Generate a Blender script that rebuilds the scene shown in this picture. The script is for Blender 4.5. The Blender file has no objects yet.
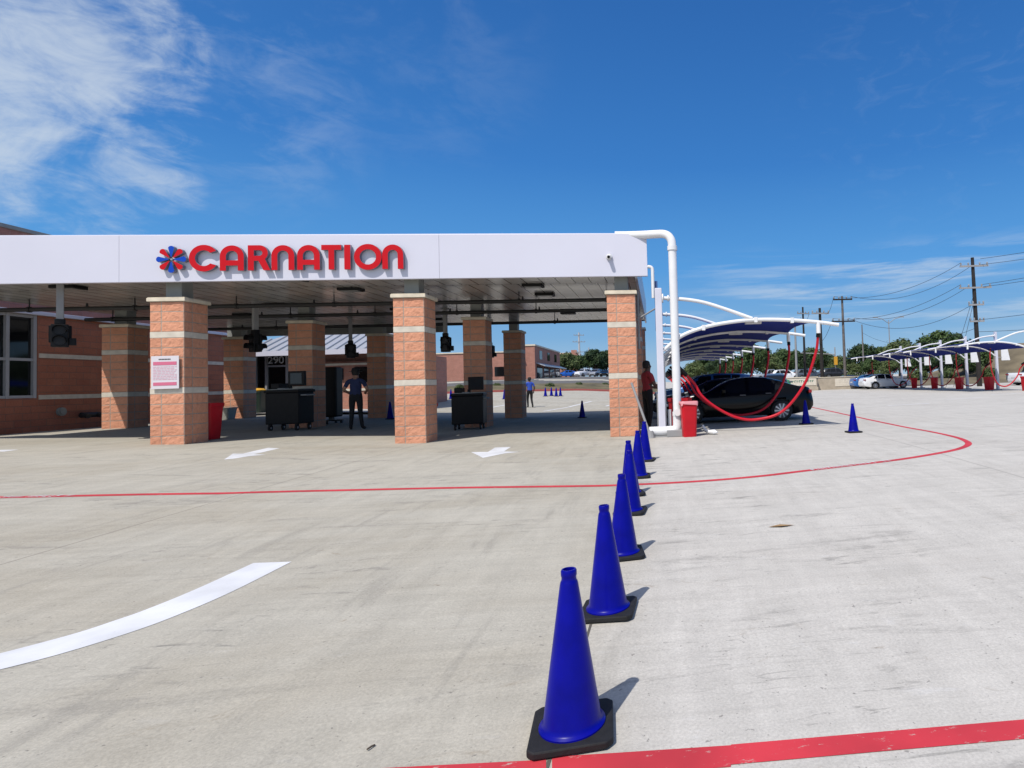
import bpy, bmesh, math, random
from mathutils import Vector, Matrix
import numpy as np

SC = bpy.context.scene
COL = SC.collection
rad = math.radians

# ------------------------------------------------------------------ camera
# The frame is aligned with the drive-through: X along its front, Y away from the viewer, Z up.
EYE = Vector((0, 0, 1.27))
FPX, CX, CY, ROLL = 575.34, 727.81, 360.57, 0.034375
R0 = Vector((0.99275411, -0.12016354, 0.0))
R1 = Vector((0.12009596, 0.99219584, 0.03353175))
R2 = Vector((-0.00402929, -0.03328878, 0.99943765))
cr, sr = math.cos(ROLL), math.sin(ROLL)
right = cr * R0 - sr * R2
up = sr * R0 + cr * R2
cam = bpy.data.cameras.new("camera")
camo = bpy.data.objects.new("camera", cam)
COL.objects.link(camo)
M = Matrix.Identity(4)
for i in range(3):
    M[i][0], M[i][1], M[i][2], M[i][3] = right[i], up[i], -R1[i], EYE[i]
camo.matrix_world = M
cam.sensor_fit = 'HORIZONTAL'
cam.sensor_width = 36
cam.lens = FPX / 1024 * 36
cam.shift_x = -(CX - 512) / 1024
cam.shift_y = (CY - 384) / 1024
cam.clip_start = 0.05
cam.clip_end = 3000
SC.camera = camo

# ------------------------------------------------------------------ light
SUN_TRAVEL = Vector((0.345, 0.555, -1.0)).normalized()
sun = bpy.data.lights.new("sun", 'SUN')
sun.energy = 4.05
sun.angle = rad(0.53)
sun.color = (1.0, 0.95, 0.885)
so = bpy.data.objects.new("sun", sun)
COL.objects.link(so)
so.rotation_euler = SUN_TRAVEL.to_track_quat('-Z', 'Y').to_euler()
so.location = (-20, -30, 50)

world = bpy.data.worlds.new("World")
SC.world = world
world.use_nodes = True
wn, wl = world.node_tree.nodes, world.node_tree.links
wn.clear()
def N(tree, typ, **kw):
    n = tree.nodes.new(typ)
    for k, v in kw.items():
        setattr(n, k, v)
    return n
wt = world.node_tree
sky = N(wt, 'ShaderNodeTexSky', sky_type='NISHITA')
sky.sun_disc = False
sky.sun_elevation = math.asin(-SUN_TRAVEL.z)
sky.sun_rotation = math.atan2(-SUN_TRAVEL.x, -SUN_TRAVEL.y)
sky.air_density = 1.0
sky.dust_density = 0.35
sky.ozone_density = 4.0
sky.altitude = 200
hsv = N(wt, 'ShaderNodeHueSaturation')
hsv.inputs['Saturation'].default_value = 1.22
hsv.inputs['Value'].default_value = 1.0
wl.new(sky.outputs[0], hsv.inputs['Color'])
tc = N(wt, 'ShaderNodeTexCoord')
def wmath(op, a, b=None, c=None, clamp=False):
    n = N(wt, 'ShaderNodeMath', operation=op)
    n.use_clamp = clamp
    for i, v in enumerate((a, b, c)):
        if v is None: continue
        if isinstance(v, (int, float)): n.inputs[i].default_value = v
        else: wl.new(v, n.inputs[i])
    return n.outputs[0]
def cloud_noise(scale, stretch, rot, detail, seed, dist=0.6):
    mp = N(wt, 'ShaderNodeMapping')
    mp.inputs['Rotation'].default_value = rot
    mp.inputs['Scale'].default_value = stretch
    mp.inputs['Location'].default_value = (seed, seed * .37, seed * .71)
    wl.new(tc.outputs['Generated'], mp.inputs['Vector'])
    nz = N(wt, 'ShaderNodeTexNoise')
    nz.inputs['Scale'].default_value = scale
    nz.inputs['Detail'].default_value = detail
    nz.inputs['Roughness'].default_value = .62
    nz.inputs['Distortion'].default_value = dist
    wl.new(mp.outputs[0], nz.inputs['Vector'])
    return nz.outputs[0]
def wdir(d, a, b):
    """mask: 1 near a direction of the sky, 0 away from it (cosines a -> b)"""
    n = N(wt, 'ShaderNodeVectorMath', operation='DOT_PRODUCT')
    wl.new(tc.outputs['Generated'], n.inputs[0])
    n.inputs[1].default_value = Vector(d).normalized()
    m = N(wt, 'ShaderNodeMapRange', interpolation_type='SMOOTHSTEP')
    wl.new(n.outputs['Value'], m.inputs[0])
    m.inputs[1].default_value = a
    m.inputs[2].default_value = b
    return m.outputs[0]
def view_ray(px, py):
    a, b = px - CX, py - CY
    u = cr * a - sr * b
    v = sr * a + cr * b
    return R0 * (u / FPX) + R1 + R2 * (-v / FPX)
def wmap(v, a, b, c=0.0, d=1.0):
    m = N(wt, 'ShaderNodeMapRange', interpolation_type='SMOOTHSTEP')
    wl.new(v, m.inputs[0])
    for i, q in enumerate((a, b, c, d)): m.inputs[1 + i].default_value = q
    return m.outputs[0]
nA = cloud_noise(6.5, (1, 1, 1.7), (0.3, 0.5, 0.4), 10, 3.1, .7)
nS = cloud_noise(16.0, (1, 1, 2.4), (0.3, 0.75, 0.2), 8, 7.7, .9)
nA = wmath('ADD', wmath('MULTIPLY', nA, .68), wmath('MULTIPLY', nS, .32))
m1 = None
for (px_, py_, a_, g_) in ((60, 20, .9885, 1.0), (15, 110, .9935, 1.0), (110, 55, .995, .85), (70, 120, .9965, .8), (70, 190, .9962, .95), (140, 178, .9968, .6), (10, 215, .995, .6), (150, 120, .9975, .55)):
    q_ = wmath('MULTIPLY', wdir(view_ray(px_, py_), a_, 1.0), g_)
    m1 = q_ if m1 is None else wmath('MAXIMUM', m1, q_)
c1 = wmath('MULTIPLY', wmap(wmath('ADD', nA, wmath('MULTIPLY', m1, .15)), .49, .80), wmap(m1, .0, .42))
m1c = wdir(view_ray(230, 90), .982, 1.0)
m1d = wdir(view_ray(400, 40), .975, 1.0)
c1b = wmath('MULTIPLY', wmap(nA, .44, .66), wmath('MAXIMUM', wmath('MULTIPLY', m1c, .24), wmath('MULTIPLY', m1d, .09)))
c1 = wmath('MAXIMUM', c1, c1b)
# low streaks towards the horizon on the right
nB = cloud_noise(4.2, (.8, .8, 9.0), (0, 0.07, 0), 9, 11.3, .4)
sep = N(wt, 'ShaderNodeSeparateXYZ')
wl.new(tc.outputs['Generated'], sep.inputs[0])
band = wmath('MULTIPLY', wmap(sep.outputs[2], .03, .12), wmap(sep.outputs[2], .235, .165))
m2 = wmath('MULTIPLY', band, wdir(view_ray(930, 275), .88, .99))
c2 = wmath('MULTIPLY', wmap(nB, .47, .68), m2)
m3 = wdir(view_ray(950, 80), .955, 1.0)
c3 = wmath('MULTIPLY', wmath('MULTIPLY', wmap(nS, .5, .75), m3), .05)
cmask = wmath('MAXIMUM', wmath('MAXIMUM', wmath('MULTIPLY', c1, .74), wmath('MULTIPLY', c2, .50)), c3)
# deep clear-day blue, paler and still blue towards the horizon
ramp = N(wt, 'ShaderNodeValToRGB')
wl.new(wmap(sep.outputs[2], 0.0, 0.75), ramp.inputs[0])
els = ramp.color_ramp.elements
els[0].position = 0.0; els[0].color = (3.4, 5.6, 8.2, 1)
els[1].position = 1.0; els[1].color = (.25, 1.35, 4.7, 1)
for p_, c_ in ((.03, (2.1, 4.6, 8.0, 1)), (.16, (1.05, 3.85, 8.5, 1)), (.45, (.50, 2.45, 6.9, 1))):
    e_ = els.new(p_); e_.color = c_
mixs = N(wt, 'ShaderNodeMix', data_type='RGBA')
mixs.inputs['Factor'].default_value = .82
wl.new(hsv.outputs[0], mixs.inputs[6])
wl.new(ramp.outputs[0], mixs.inputs[7])
mixc = N(wt, 'ShaderNodeMix', data_type='RGBA')
wl.new(cmask, mixc.inputs['Factor'])
wl.new(mixs.outputs[2], mixc.inputs[6])
mixc.inputs[7].default_value = (7.0, 7.9, 8.9, 1)
# wide pale aureole added around the sun, unseen behind the viewer, as neutral fill
aur_fill = wmath('MULTIPLY', wdir(-SUN_TRAVEL, .15, 1.0), .42)
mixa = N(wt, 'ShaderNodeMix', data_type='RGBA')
wl.new(aur_fill, mixa.inputs['Factor'])
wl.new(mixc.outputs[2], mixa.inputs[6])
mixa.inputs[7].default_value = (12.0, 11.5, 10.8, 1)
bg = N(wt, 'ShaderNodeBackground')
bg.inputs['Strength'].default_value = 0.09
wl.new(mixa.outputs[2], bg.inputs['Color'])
wo = N(wt, 'ShaderNodeOutputWorld')
wl.new(bg.outputs[0], wo.inputs['Surface'])

SC.view_settings.view_transform = 'Standard'
SC.view_settings.look = 'None'
SC.view_settings.gamma = 1
SC.view_settings.use_curve_mapping = False
SC.view_settings.exposure = 0.0
SC.render.engine = 'CYCLES'
SC.cycles.max_bounces = 8
SC.cycles.diffuse_bounces = 1
try:
    SC.cycles.use_denoising = True
except Exception:
    pass

# ------------------------------------------------------------------ helpers
def smooth(a, b, t):
    t = min(1, max(0, (t - a) / (b - a)))
    return t * t * (3 - 2 * t)
PX = [-60, -40, -18, -16, -15.7, -10.7, -5.67, -.8, 50]
PZ = [.44, .44, .44, .47, .475, .28, .066, 0, 0]
def G(X, Y):
    """ground height: the slab drains towards the viewer and to the right, the land rises behind on the left"""
    p = float(np.interp(X, PX, PZ))
    n = -.12 * (1 - smooth(2, 12, Y))
    r = float(np.interp(Y, [33, 45, 60, 75, 118, 150], [0, .4, .8, 1.75, 2.5, 2.6])) * (1 - smooth(-8, 2, X))
    q = float(np.interp(Y, [57, 78], [0, .9])) * smooth(2, 9, X)   # the road beyond the right-hand wall lies a little higher
    return p + n + r + q

class MB:
    """collects shapes for ONE mesh object"""
    def __init__(s):
        s.v, s.f, s.m = [], [], []
        s.mi = 0
    def add(s, vs, fs):
        b = len(s.v)
        s.v += [tuple(v) for v in vs]
        s.f += [tuple(i + b for i in f) for f in fs]
        s.m += [s.mi] * len(fs)
        return s
    def box(s, x0, x1, y0, y1, z0, z1):
        vs = [(x, y, z) for z in (z0, z1) for y in (y0, y1) for x in (x0, x1)]
        return s.add(vs, [(0, 2, 3, 1), (4, 5, 7, 6), (0, 1, 5, 4), (2, 6, 7, 3), (0, 4, 6, 2), (1, 3, 7, 5)])
    def obox(s, c, ax, ay, az):
        c, ax, ay, az = Vector(c), Vector(ax), Vector(ay), Vector(az)
        vs = [c + ax * x + ay * y + az * z for z in (-1, 1) for y in (-1, 1) for x in (-1, 1)]
        return s.add(vs, [(0, 2, 3, 1), (4, 5, 7, 6), (0, 1, 5, 4), (2, 6, 7, 3), (0, 4, 6, 2), (1, 3, 7, 5)])
    def tube(s, pts, r, n=10, cap=True, flat=1.0):
        pts = [Vector(p) for p in pts]
        k = len(pts)
        rs = r if isinstance(r, (list, tuple)) else [r] * k
        ref = None
        vs = []
        for i, p in enumerate(pts):
            t = (pts[min(i + 1, k - 1)] - pts[max(i - 1, 0)]).normalized()
            if ref is None:
                ref = Vector((0, 0, 1)) if abs(t.z) < .9 else Vector((1, 0, 0))
            a = t.cross(ref)
            if a.length < 1e-6: a = t.cross(Vector((0, 1, .1)))
            a.normalize()
            b = a.cross(t).normalized()
            ref = b
            for j in range(n):
                w = 2 * math.pi * j / n
                vs.append(p + (a * math.cos(w) * flat + b * math.sin(w)) * rs[i])
        fs = []
        for i in range(k - 1):
            for j in range(n):
                j2 = (j + 1) % n
                fs.append((i * n + j, i * n + j2, (i + 1) * n + j2, (i + 1) * n + j))
        if cap:
            fs.append(tuple(range(n))[::-1])
            fs.append(tuple((k - 1) * n + j for j in range(n)))
        return s.add(vs, fs)
    def cyl(s, p0, p1, r0, r1=None, n=16):
        return s.tube([p0, p1], [r0, r0 if r1 is None else r1], n)
    def lathe(s, prof, n=24, c=(0, 0, 0), cap=True):
        vs, fs = [], []
        for r, z in prof:
            for j in range(n):
                w = 2 * math.pi * j / n
                vs.append((c[0] + r * math.cos(w), c[1] + r * math.sin(w), c[2] + z))
        k = len(prof)
        for i in range(k - 1):
            for j in range(n):
                j2 = (j + 1) % n
                fs.append((i * n + j, i * n + j2, (i + 1) * n + j2, (i + 1) * n + j))
        if cap:
            fs.append(tuple(range(n))[::-1])
            fs.append(tuple((k - 1) * n + j for j in range(n)))
        return s.add(vs, fs)
    def prism(s, poly, z0, z1):
        n = len(poly)
        vs = [(x, y, z0) for x, y in poly] + [(x, y, z1) for x, y in poly]
        fs = [tuple(range(n))[::-1], tuple(range(n, 2 * n))]
        for j in range(n):
            j2 = (j + 1) % n
            fs.append((j, j2, n + j2, n + j))
        return s.add(vs, fs)
    def quad(s, *p):
        return s.add(p, [tuple(range(len(p)))])
    def build(s, name, mat, parent=None, smooth_deg=None, bevel=0, bevseg=2, uv=None):
        me = bpy.data.meshes.new(name)
        me.from_pydata(s.v, [], s.f)
        me.update()
        mats = mat if isinstance(mat, (list, tuple)) else [mat]
        for m in mats: me.materials.append(m)
        if len(mats) > 1:
            me.polygons.foreach_set('material_index', s.m)
        if bevel:
            bm = bmesh.new(); bm.from_mesh(me)
            bmesh.ops.remove_doubles(bm, verts=bm.verts, dist=1e-5)
            es = [e for e in bm.edges if len(e.link_faces) == 2 and e.calc_face_angle(0) > rad(30)]
            bmesh.ops.bevel(bm, geom=es, offset=bevel, segments=bevseg, affect='EDGES', profile=.5)
            bm.to_mesh(me); bm.free()
        # box-projected UVs in metres
        ul = me.uv_layers.new(name='uv')
        for p in me.polygons:
            nx, ny, nz = abs(p.normal.x), abs(p.normal.y), abs(p.normal.z)
            for li in p.loop_indices:
                c = me.vertices[me.loops[li].vertex_index].co
                if uv: ul.data[li].uv = uv(c, p.normal)
                elif nz >= nx and nz >= ny: ul.data[li].uv = (c.x, c.y)
                elif ny >= nx: ul.data[li].uv = (c.x, c.z)
                else: ul.data[li].uv = (c.y, c.z)
        if smooth_deg:
            me.shade_smooth()
            me.set_sharp_from_angle(angle=rad(smooth_deg))
        o = bpy.data.objects.new(name, me)
        COL.objects.link(o)
        if parent: o.parent = parent
        return o

def tag(o, label=None, cat=None, group=None, kind=None):
    if label: o['label'] = label
    if cat: o['category'] = cat
    if group: o['group'] = group
    if kind: o['kind'] = kind
    return o
def thing(name, label, cat, loc=(0, 0, 0), rz=0, group=None):
    o = bpy.data.objects.new(name, None)
    COL.objects.link(o)
    o.empty_display_size = .2
    o.location = loc
    o.rotation_euler = (0, 0, rz)
    return tag(o, label, cat, group)
def copy_tree(o, parent=None):
    c = o.copy()
    COL.objects.link(c)
    if parent: c.parent = parent
    for ch in list(o.children): copy_tree(ch, c)
    return c
def dup(o, loc, rz, label, group=None):
    c = copy_tree(o)
    c.location = loc
    c.rotation_euler = (0, 0, rz)
    c['label'] = label
    if group: c['group'] = group
    return c
def paint(o, names, m):
    """give the named parts of a copy a paint of their own (object-linked slot, shared mesh)"""
    for ch in o.children_recursive:
        if ch.name.split('.')[0] in names:
            ch.material_slots[0].link = 'OBJECT'
            ch.material_slots[0].material = m

# ------------------------------------------------------------------ materials
def mat(name, color, rough=.6, metal=0, spec=.5, noise=None, bump=None, coat=0, trans=0):
    m = bpy.data.materials.new(name)
    m.use_nodes = True
    t = m.node_tree
    b = t.nodes['Principled BSDF']
    b.inputs['Base Color'].default_value = (*color, 1)
    b.inputs['Roughness'].default_value = rough
    b.inputs['Metallic'].default_value = metal
    b.inputs['Specular IOR Level'].default_value = spec
    if coat: b.inputs['Coat Weight'].default_value = coat; b.inputs['Coat Roughness'].default_value = .04
    if trans: b.inputs['Transmission Weight'].default_value = trans
    tcn = None
    if noise:
        scale, amt = noise
        tcn = N(t, 'ShaderNodeTexCoord')
        nz = N(t, 'ShaderNodeTexNoise')
        nz.inputs['Scale'].default_value = scale
        nz.inputs['Detail'].default_value = 6
        t.links.new(tcn.outputs['Object'], nz.inputs['Vector'])
        mr = N(t, 'ShaderNodeMapRange')
        mr.inputs[1].default_value = .3; mr.inputs[2].default_value = .7
        mr.inputs[3].default_value = 1 - amt; mr.inputs[4].default_value = 1 + amt
        t.links.new(nz.outputs[0], mr.inputs[0])
        mx = N(t, 'ShaderNodeMix', data_type='RGBA', blend_type='MULTIPLY')
        mx.inputs[0].default_value = 1
        mx.inputs[6].default_value = (*color, 1)
        t.links.new(mr.outputs[0], mx.inputs[7])
        t.links.new(mx.outputs[2], b.inputs['Base Color'])
    if bump:
        scale, strength, dist = bump
        tcn = tcn or N(t, 'ShaderNodeTexCoord')
        nz = N(t, 'ShaderNodeTexNoise')
        nz.inputs['Scale'].default_value = scale
        nz.inputs['Detail'].default_value = 8
        t.links.new(tcn.outputs['Object'], nz.inputs['Vector'])
        bp = N(t, 'ShaderNodeBump')
        bp.inputs['Strength'].default_value = strength
        bp.inputs['Distance'].default_value = dist
        t.links.new(nz.outputs[0], bp.inputs['Height'])
        t.links.new(bp.outputs[0], b.inputs['Normal'])
    return m

def block_mat(name, c1, c2, mortar, bw, bh, mort, offset=.5, rough_bump=.02, scale=22):
    """masonry: blocks with mortar and a rough split face, on UVs in metres"""
    m = bpy.data.materials.new(name); m.use_nodes = True
    t = m.node_tree; b = t.nodes['Principled BSDF']
    b.inputs['Roughness'].default_value = .9
    b.inputs['Specular IOR Level'].default_value = .2
    uv = N(t, 'ShaderNodeTexCoord')
    br = N(t, 'ShaderNodeTexBrick')
    br.offset = offset
    br.inputs['Scale'].default_value = 1
    br.inputs['Brick Width'].default_value = bw
    br.inputs['Row Height'].default_value = bh
    br.inputs['Mortar Size'].default_value = mort
    br.inputs['Mortar Smooth'].default_value = .2
    br.inputs['Color1'].default_value = (*c1, 1)
    br.inputs['Color2'].default_value = (*c2, 1)
    br.inputs['Mortar'].default_value = (*mortar, 1)
    t.links.new(uv.outputs['UV'], br.inputs['Vector'])
    nz = N(t, 'ShaderNodeTexNoise')
    nz.inputs['Scale'].default_value = scale; nz.inputs['Detail'].default_value = 8; nz.inputs['Roughness'].default_value = .65
    t.links.new(uv.outputs['Object'], nz.inputs['Vector'])
    nb = N(t, 'ShaderNodeTexNoise')
    nb.inputs['Scale'].default_value = 1.7; nb.inputs['Detail'].default_value = 5
    t.links.new(uv.outputs['Object'], nb.inputs['Vector'])
    ad = N(t, 'ShaderNodeMath', operation='ADD')
    t.links.new(nz.outputs[0], ad.inputs[0]); t.links.new(nb.outputs[0], ad.inputs[1])
    mr = N(t, 'ShaderNodeMapRange')
    mr.inputs[1].default_value = .6; mr.inputs[2].default_value = 1.4; mr.inputs[3].default_value = .80; mr.inputs[4].default_value = 1.18
    t.links.new(ad.outputs[0], mr.inputs[0])
    mx = N(t, 'ShaderNodeMix', data_type='RGBA', blend_type='MULTIPLY')
    mx.inputs[0].default_value = 1
    t.links.new(br.outputs['Color'], mx.inputs[6]); t.links.new(mr.outputs[0], mx.inputs[7])
    t.links.new(mx.outputs[2], b.inputs['Base Color'])
    inv = N(t, 'ShaderNodeMath', operation='SUBTRACT'); inv.inputs[0].default_value = 1
    t.links.new(br.outputs['Fac'], inv.inputs[1])
    hh = N(t, 'ShaderNodeMath', operation='MULTIPLY_ADD')
    t.links.new(nz.outputs[0], hh.inputs[0]); hh.inputs[1].default_value = 1.0
    t.links.new(inv.outputs[0], hh.inputs[2])
    bp = N(t, 'ShaderNodeBump'); bp.inputs['Strength'].default_value = .9; bp.inputs['Distance'].default_value = rough_bump
    t.links.new(hh.outputs[0], bp.inputs['Height'])
    t.links.new(bp.outputs[0], b.inputs['Normal'])
    return m

M_BLOCK = block_mat('split_face_block', (.72, .345, .215), (.66, .305, .188), (.46, .37, .30), .452, .22, .010, 0, .030, 16)
M_BRICK = block_mat('wall_block', (.44, .172, .108), (.385, .148, .094), (.28, .17, .13), .44, .2, .008, .5, .012, 20)
M_BRICK2 = block_mat('far_brick', (.46, .22, .165), (.42, .195, .145), (.40, .25, .20), .4, .2, .01, .5, .01, 8)
M_CAST = mat('cast_stone', (.70, .62, .48), .85, noise=(6, .12), bump=(60, .2, .004))
M_CAST2 = mat('cast_stone_band', (.66, .60, .50), .85, noise=(6, .12), bump=(60, .2, .004))
M_WHITE = mat('white_panel', (.665, .665, .755), .42, noise=(.7, .02))
M_SOFFIT = bpy.data.materials.new('soffit_metal')
M_STEEL = mat('grey_steel', (.26, .27, .25), .55, noise=(4, .12))
M_PIPEW = mat('white_powder_coat', (.82, .82, .82), .35, noise=(3, .05))
M_POSTW = mat('white_post', (.66, .66, .74), .4, noise=(2, .06))
M_BLACK = mat('black_plastic', (.006, .006, .0065), .5, spec=.25, noise=(9, .3))
M_RUBBER = mat('black_rubber', (.009, .009, .010), .75, noise=(25, .35), bump=(90, .4, .004))
M_TYRE = mat('tyre_rubber', (.015, .015, .015), .8)
M_DARKSTEEL = mat('dark_steel', (.02, .02, .02), .5)
M_GLASSD = mat('dark_glass', (.006, .007, .008), .05, spec=.4)
M_FRAME = mat('aluminium_frame', (.42, .42, .43), .4, .3)
M_CONE = mat('blue_cone_plastic', (.0018, .0026, .235), .32, spec=.16, noise=(7, .20), bump=(14, .04, .01))
M_REDPL = mat('red_plastic', (.56, .008, .018), .42, spec=.3, noise=(4, .1))
M_REDHOSE = mat('red_hose', (.56, .012, .028), .42, spec=.3)
M_BAG = mat('translucent_bag', (.72, .30, .32), .45)
M_PAINTW = None
M_SIGNRED = mat('sign_red', (.56, .003, .010), .45, spec=.25)
M_SIGNEDGE = mat('sign_return', (.20, .20, .26), .5)
M_SIGNBLUE = mat('sign_blue', (.003, .06, .46), .45, spec=.25)
M_TEXTW = mat('text_white', (.72, .72, .72), .6)
M_PINK = mat('notice_pink', (.66, .16, .26), .7)
M_PINKPALE = mat('notice_pale_pink', (.74, .42, .50), .7)
M_PAPER = mat('notice_paper', (.72, .68, .71), .7)
M_FABRIC = mat('blue_shade_fabric', (.004, .020, .235), .8, spec=.2, bump=(120, .2, .003))
M_ROOFMETAL = mat('standing_seam_metal', (.50, .52, .55), .35, .35)
M_BARK = mat('bark', (.10, .075, .055), .9, noise=(8, .3))
M_POLE = mat('weathered_pole', (.022, .018, .016), .9, noise=(3, .3))
M_POLEGREY = mat('grey_pole', (.30, .30, .30), .7, noise=(3, .1))
M_WIRE = mat('wire', (.03, .03, .035), .6)
M_CHROME = mat('alloy', (.55, .55, .57), .28, .85)
M_CHROMED = mat('dark_alloy', (.10, .10, .11), .35, .6)
M_LAMP = mat('headlamp', (.55, .57, .6), .12, .2)
M_TAIL = mat('tail_lamp', (.30, .008, .012), .2)
M_PLATE = mat('number_plate', (.6, .6, .6), .5)
M_GREENPL = mat('green_bin_plastic', (.018, .035, .025), .5)
M_YELLOW = mat('yellow_lid', (.70, .36, .02), .5)
M_PAIL = mat('grey_pail', (.36, .36, .32), .6)
M_SCREEN = mat('screen_glass', (.02, .025, .03), .1)
M_TAN = mat('tan_masonry', (.42, .36, .28), .9, noise=(2, .15))
M_SKIN = mat('skin', (.33, .18, .12), .55)
M_SKIND = mat('skin_dark', (.12, .065, .045), .55)
M_HAIR = mat('dark_hair', (.012, .010, .009), .7)
M_NAVY = mat('navy_cloth', (.018, .028, .085), .85, noise=(9, .15))
M_BLACKCL = mat('black_cloth', (.012, .012, .014), .9, noise=(9, .2))
M_BLUECL = mat('blue_cloth', (.03, .09, .50), .85, noise=(9, .1))
M_REDCL = mat('red_cloth', (.40, .035, .045), .85, noise=(9, .1))
def car_paint(n, c, metal=.0): return mat(n, c, .32, metal, spec=.35, coat=.6)
P_BLACK = mat('black_car_paint', (.0015, .0015, .002), .16, spec=.24, coat=.05)
P_BLUE = car_paint('blue_car_paint', (.04, .15, .42), .15)
P_NAVY = car_paint('navy_car_paint', (.012, .022, .07), .3)
P_GREY = car_paint('grey_car_paint', (.12, .14, .16), .5)
P_DGREY = car_paint('dark_grey_car_paint', (.03, .032, .036), .4)
P_WHITE = car_paint('white_car_paint', (.75, .76, .78))
P_SILVER = car_paint('silver_car_paint', (.42, .43, .45), .6)
P_RED = car_paint('red_car_paint', (.30, .02, .02))
P_BRIGHTBLUE = car_paint('bright_blue_car_paint', (.03, .16, .62), .3)

# soffit: pale satin metal planks running away from the viewer, dull joints every 0.3 m
M_SOFFIT.use_nodes = True
t = M_SOFFIT.node_tree; b = t.nodes['Principled BSDF']
uvn = N(t, 'ShaderNodeTexCoord'); br = N(t, 'ShaderNodeTexBrick'); br.offset = .37
for k, v in (('Scale', 1), ('Brick Width', .405), ('Row Height', 3.66), ('Mortar Size', .016), ('Mortar Smooth', .1)): br.inputs[k].default_value = v
br.inputs['Color1'].default_value = (.57, .555, .53, 1); br.inputs['Color2'].default_value = (.47, .456, .435, 1); br.inputs['Mortar'].default_value = (.04, .038, .035, 1)
t.links.new(uvn.outputs['UV'], br.inputs['Vector']); t.links.new(br.outputs['Color'], b.inputs['Base Color'])
b.inputs['Roughness'].default_value = .24; b.inputs['Metallic'].default_value = .3
nz = N(t, 'ShaderNodeTexNoise'); nz.inputs['Scale'].default_value = 1.1; nz.inputs['Detail'].default_value = 3
t.links.new(uvn.outputs['Object'], nz.inputs['Vector'])
bp = N(t, 'ShaderNodeBump'); bp.inputs['Strength'].default_value = .35; bp.inputs['Distance'].default_value = .05
t.links.new(nz.outputs[0], bp.inputs['Height']); t.links.new(bp.outputs[0], b.inputs['Normal'])

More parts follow.
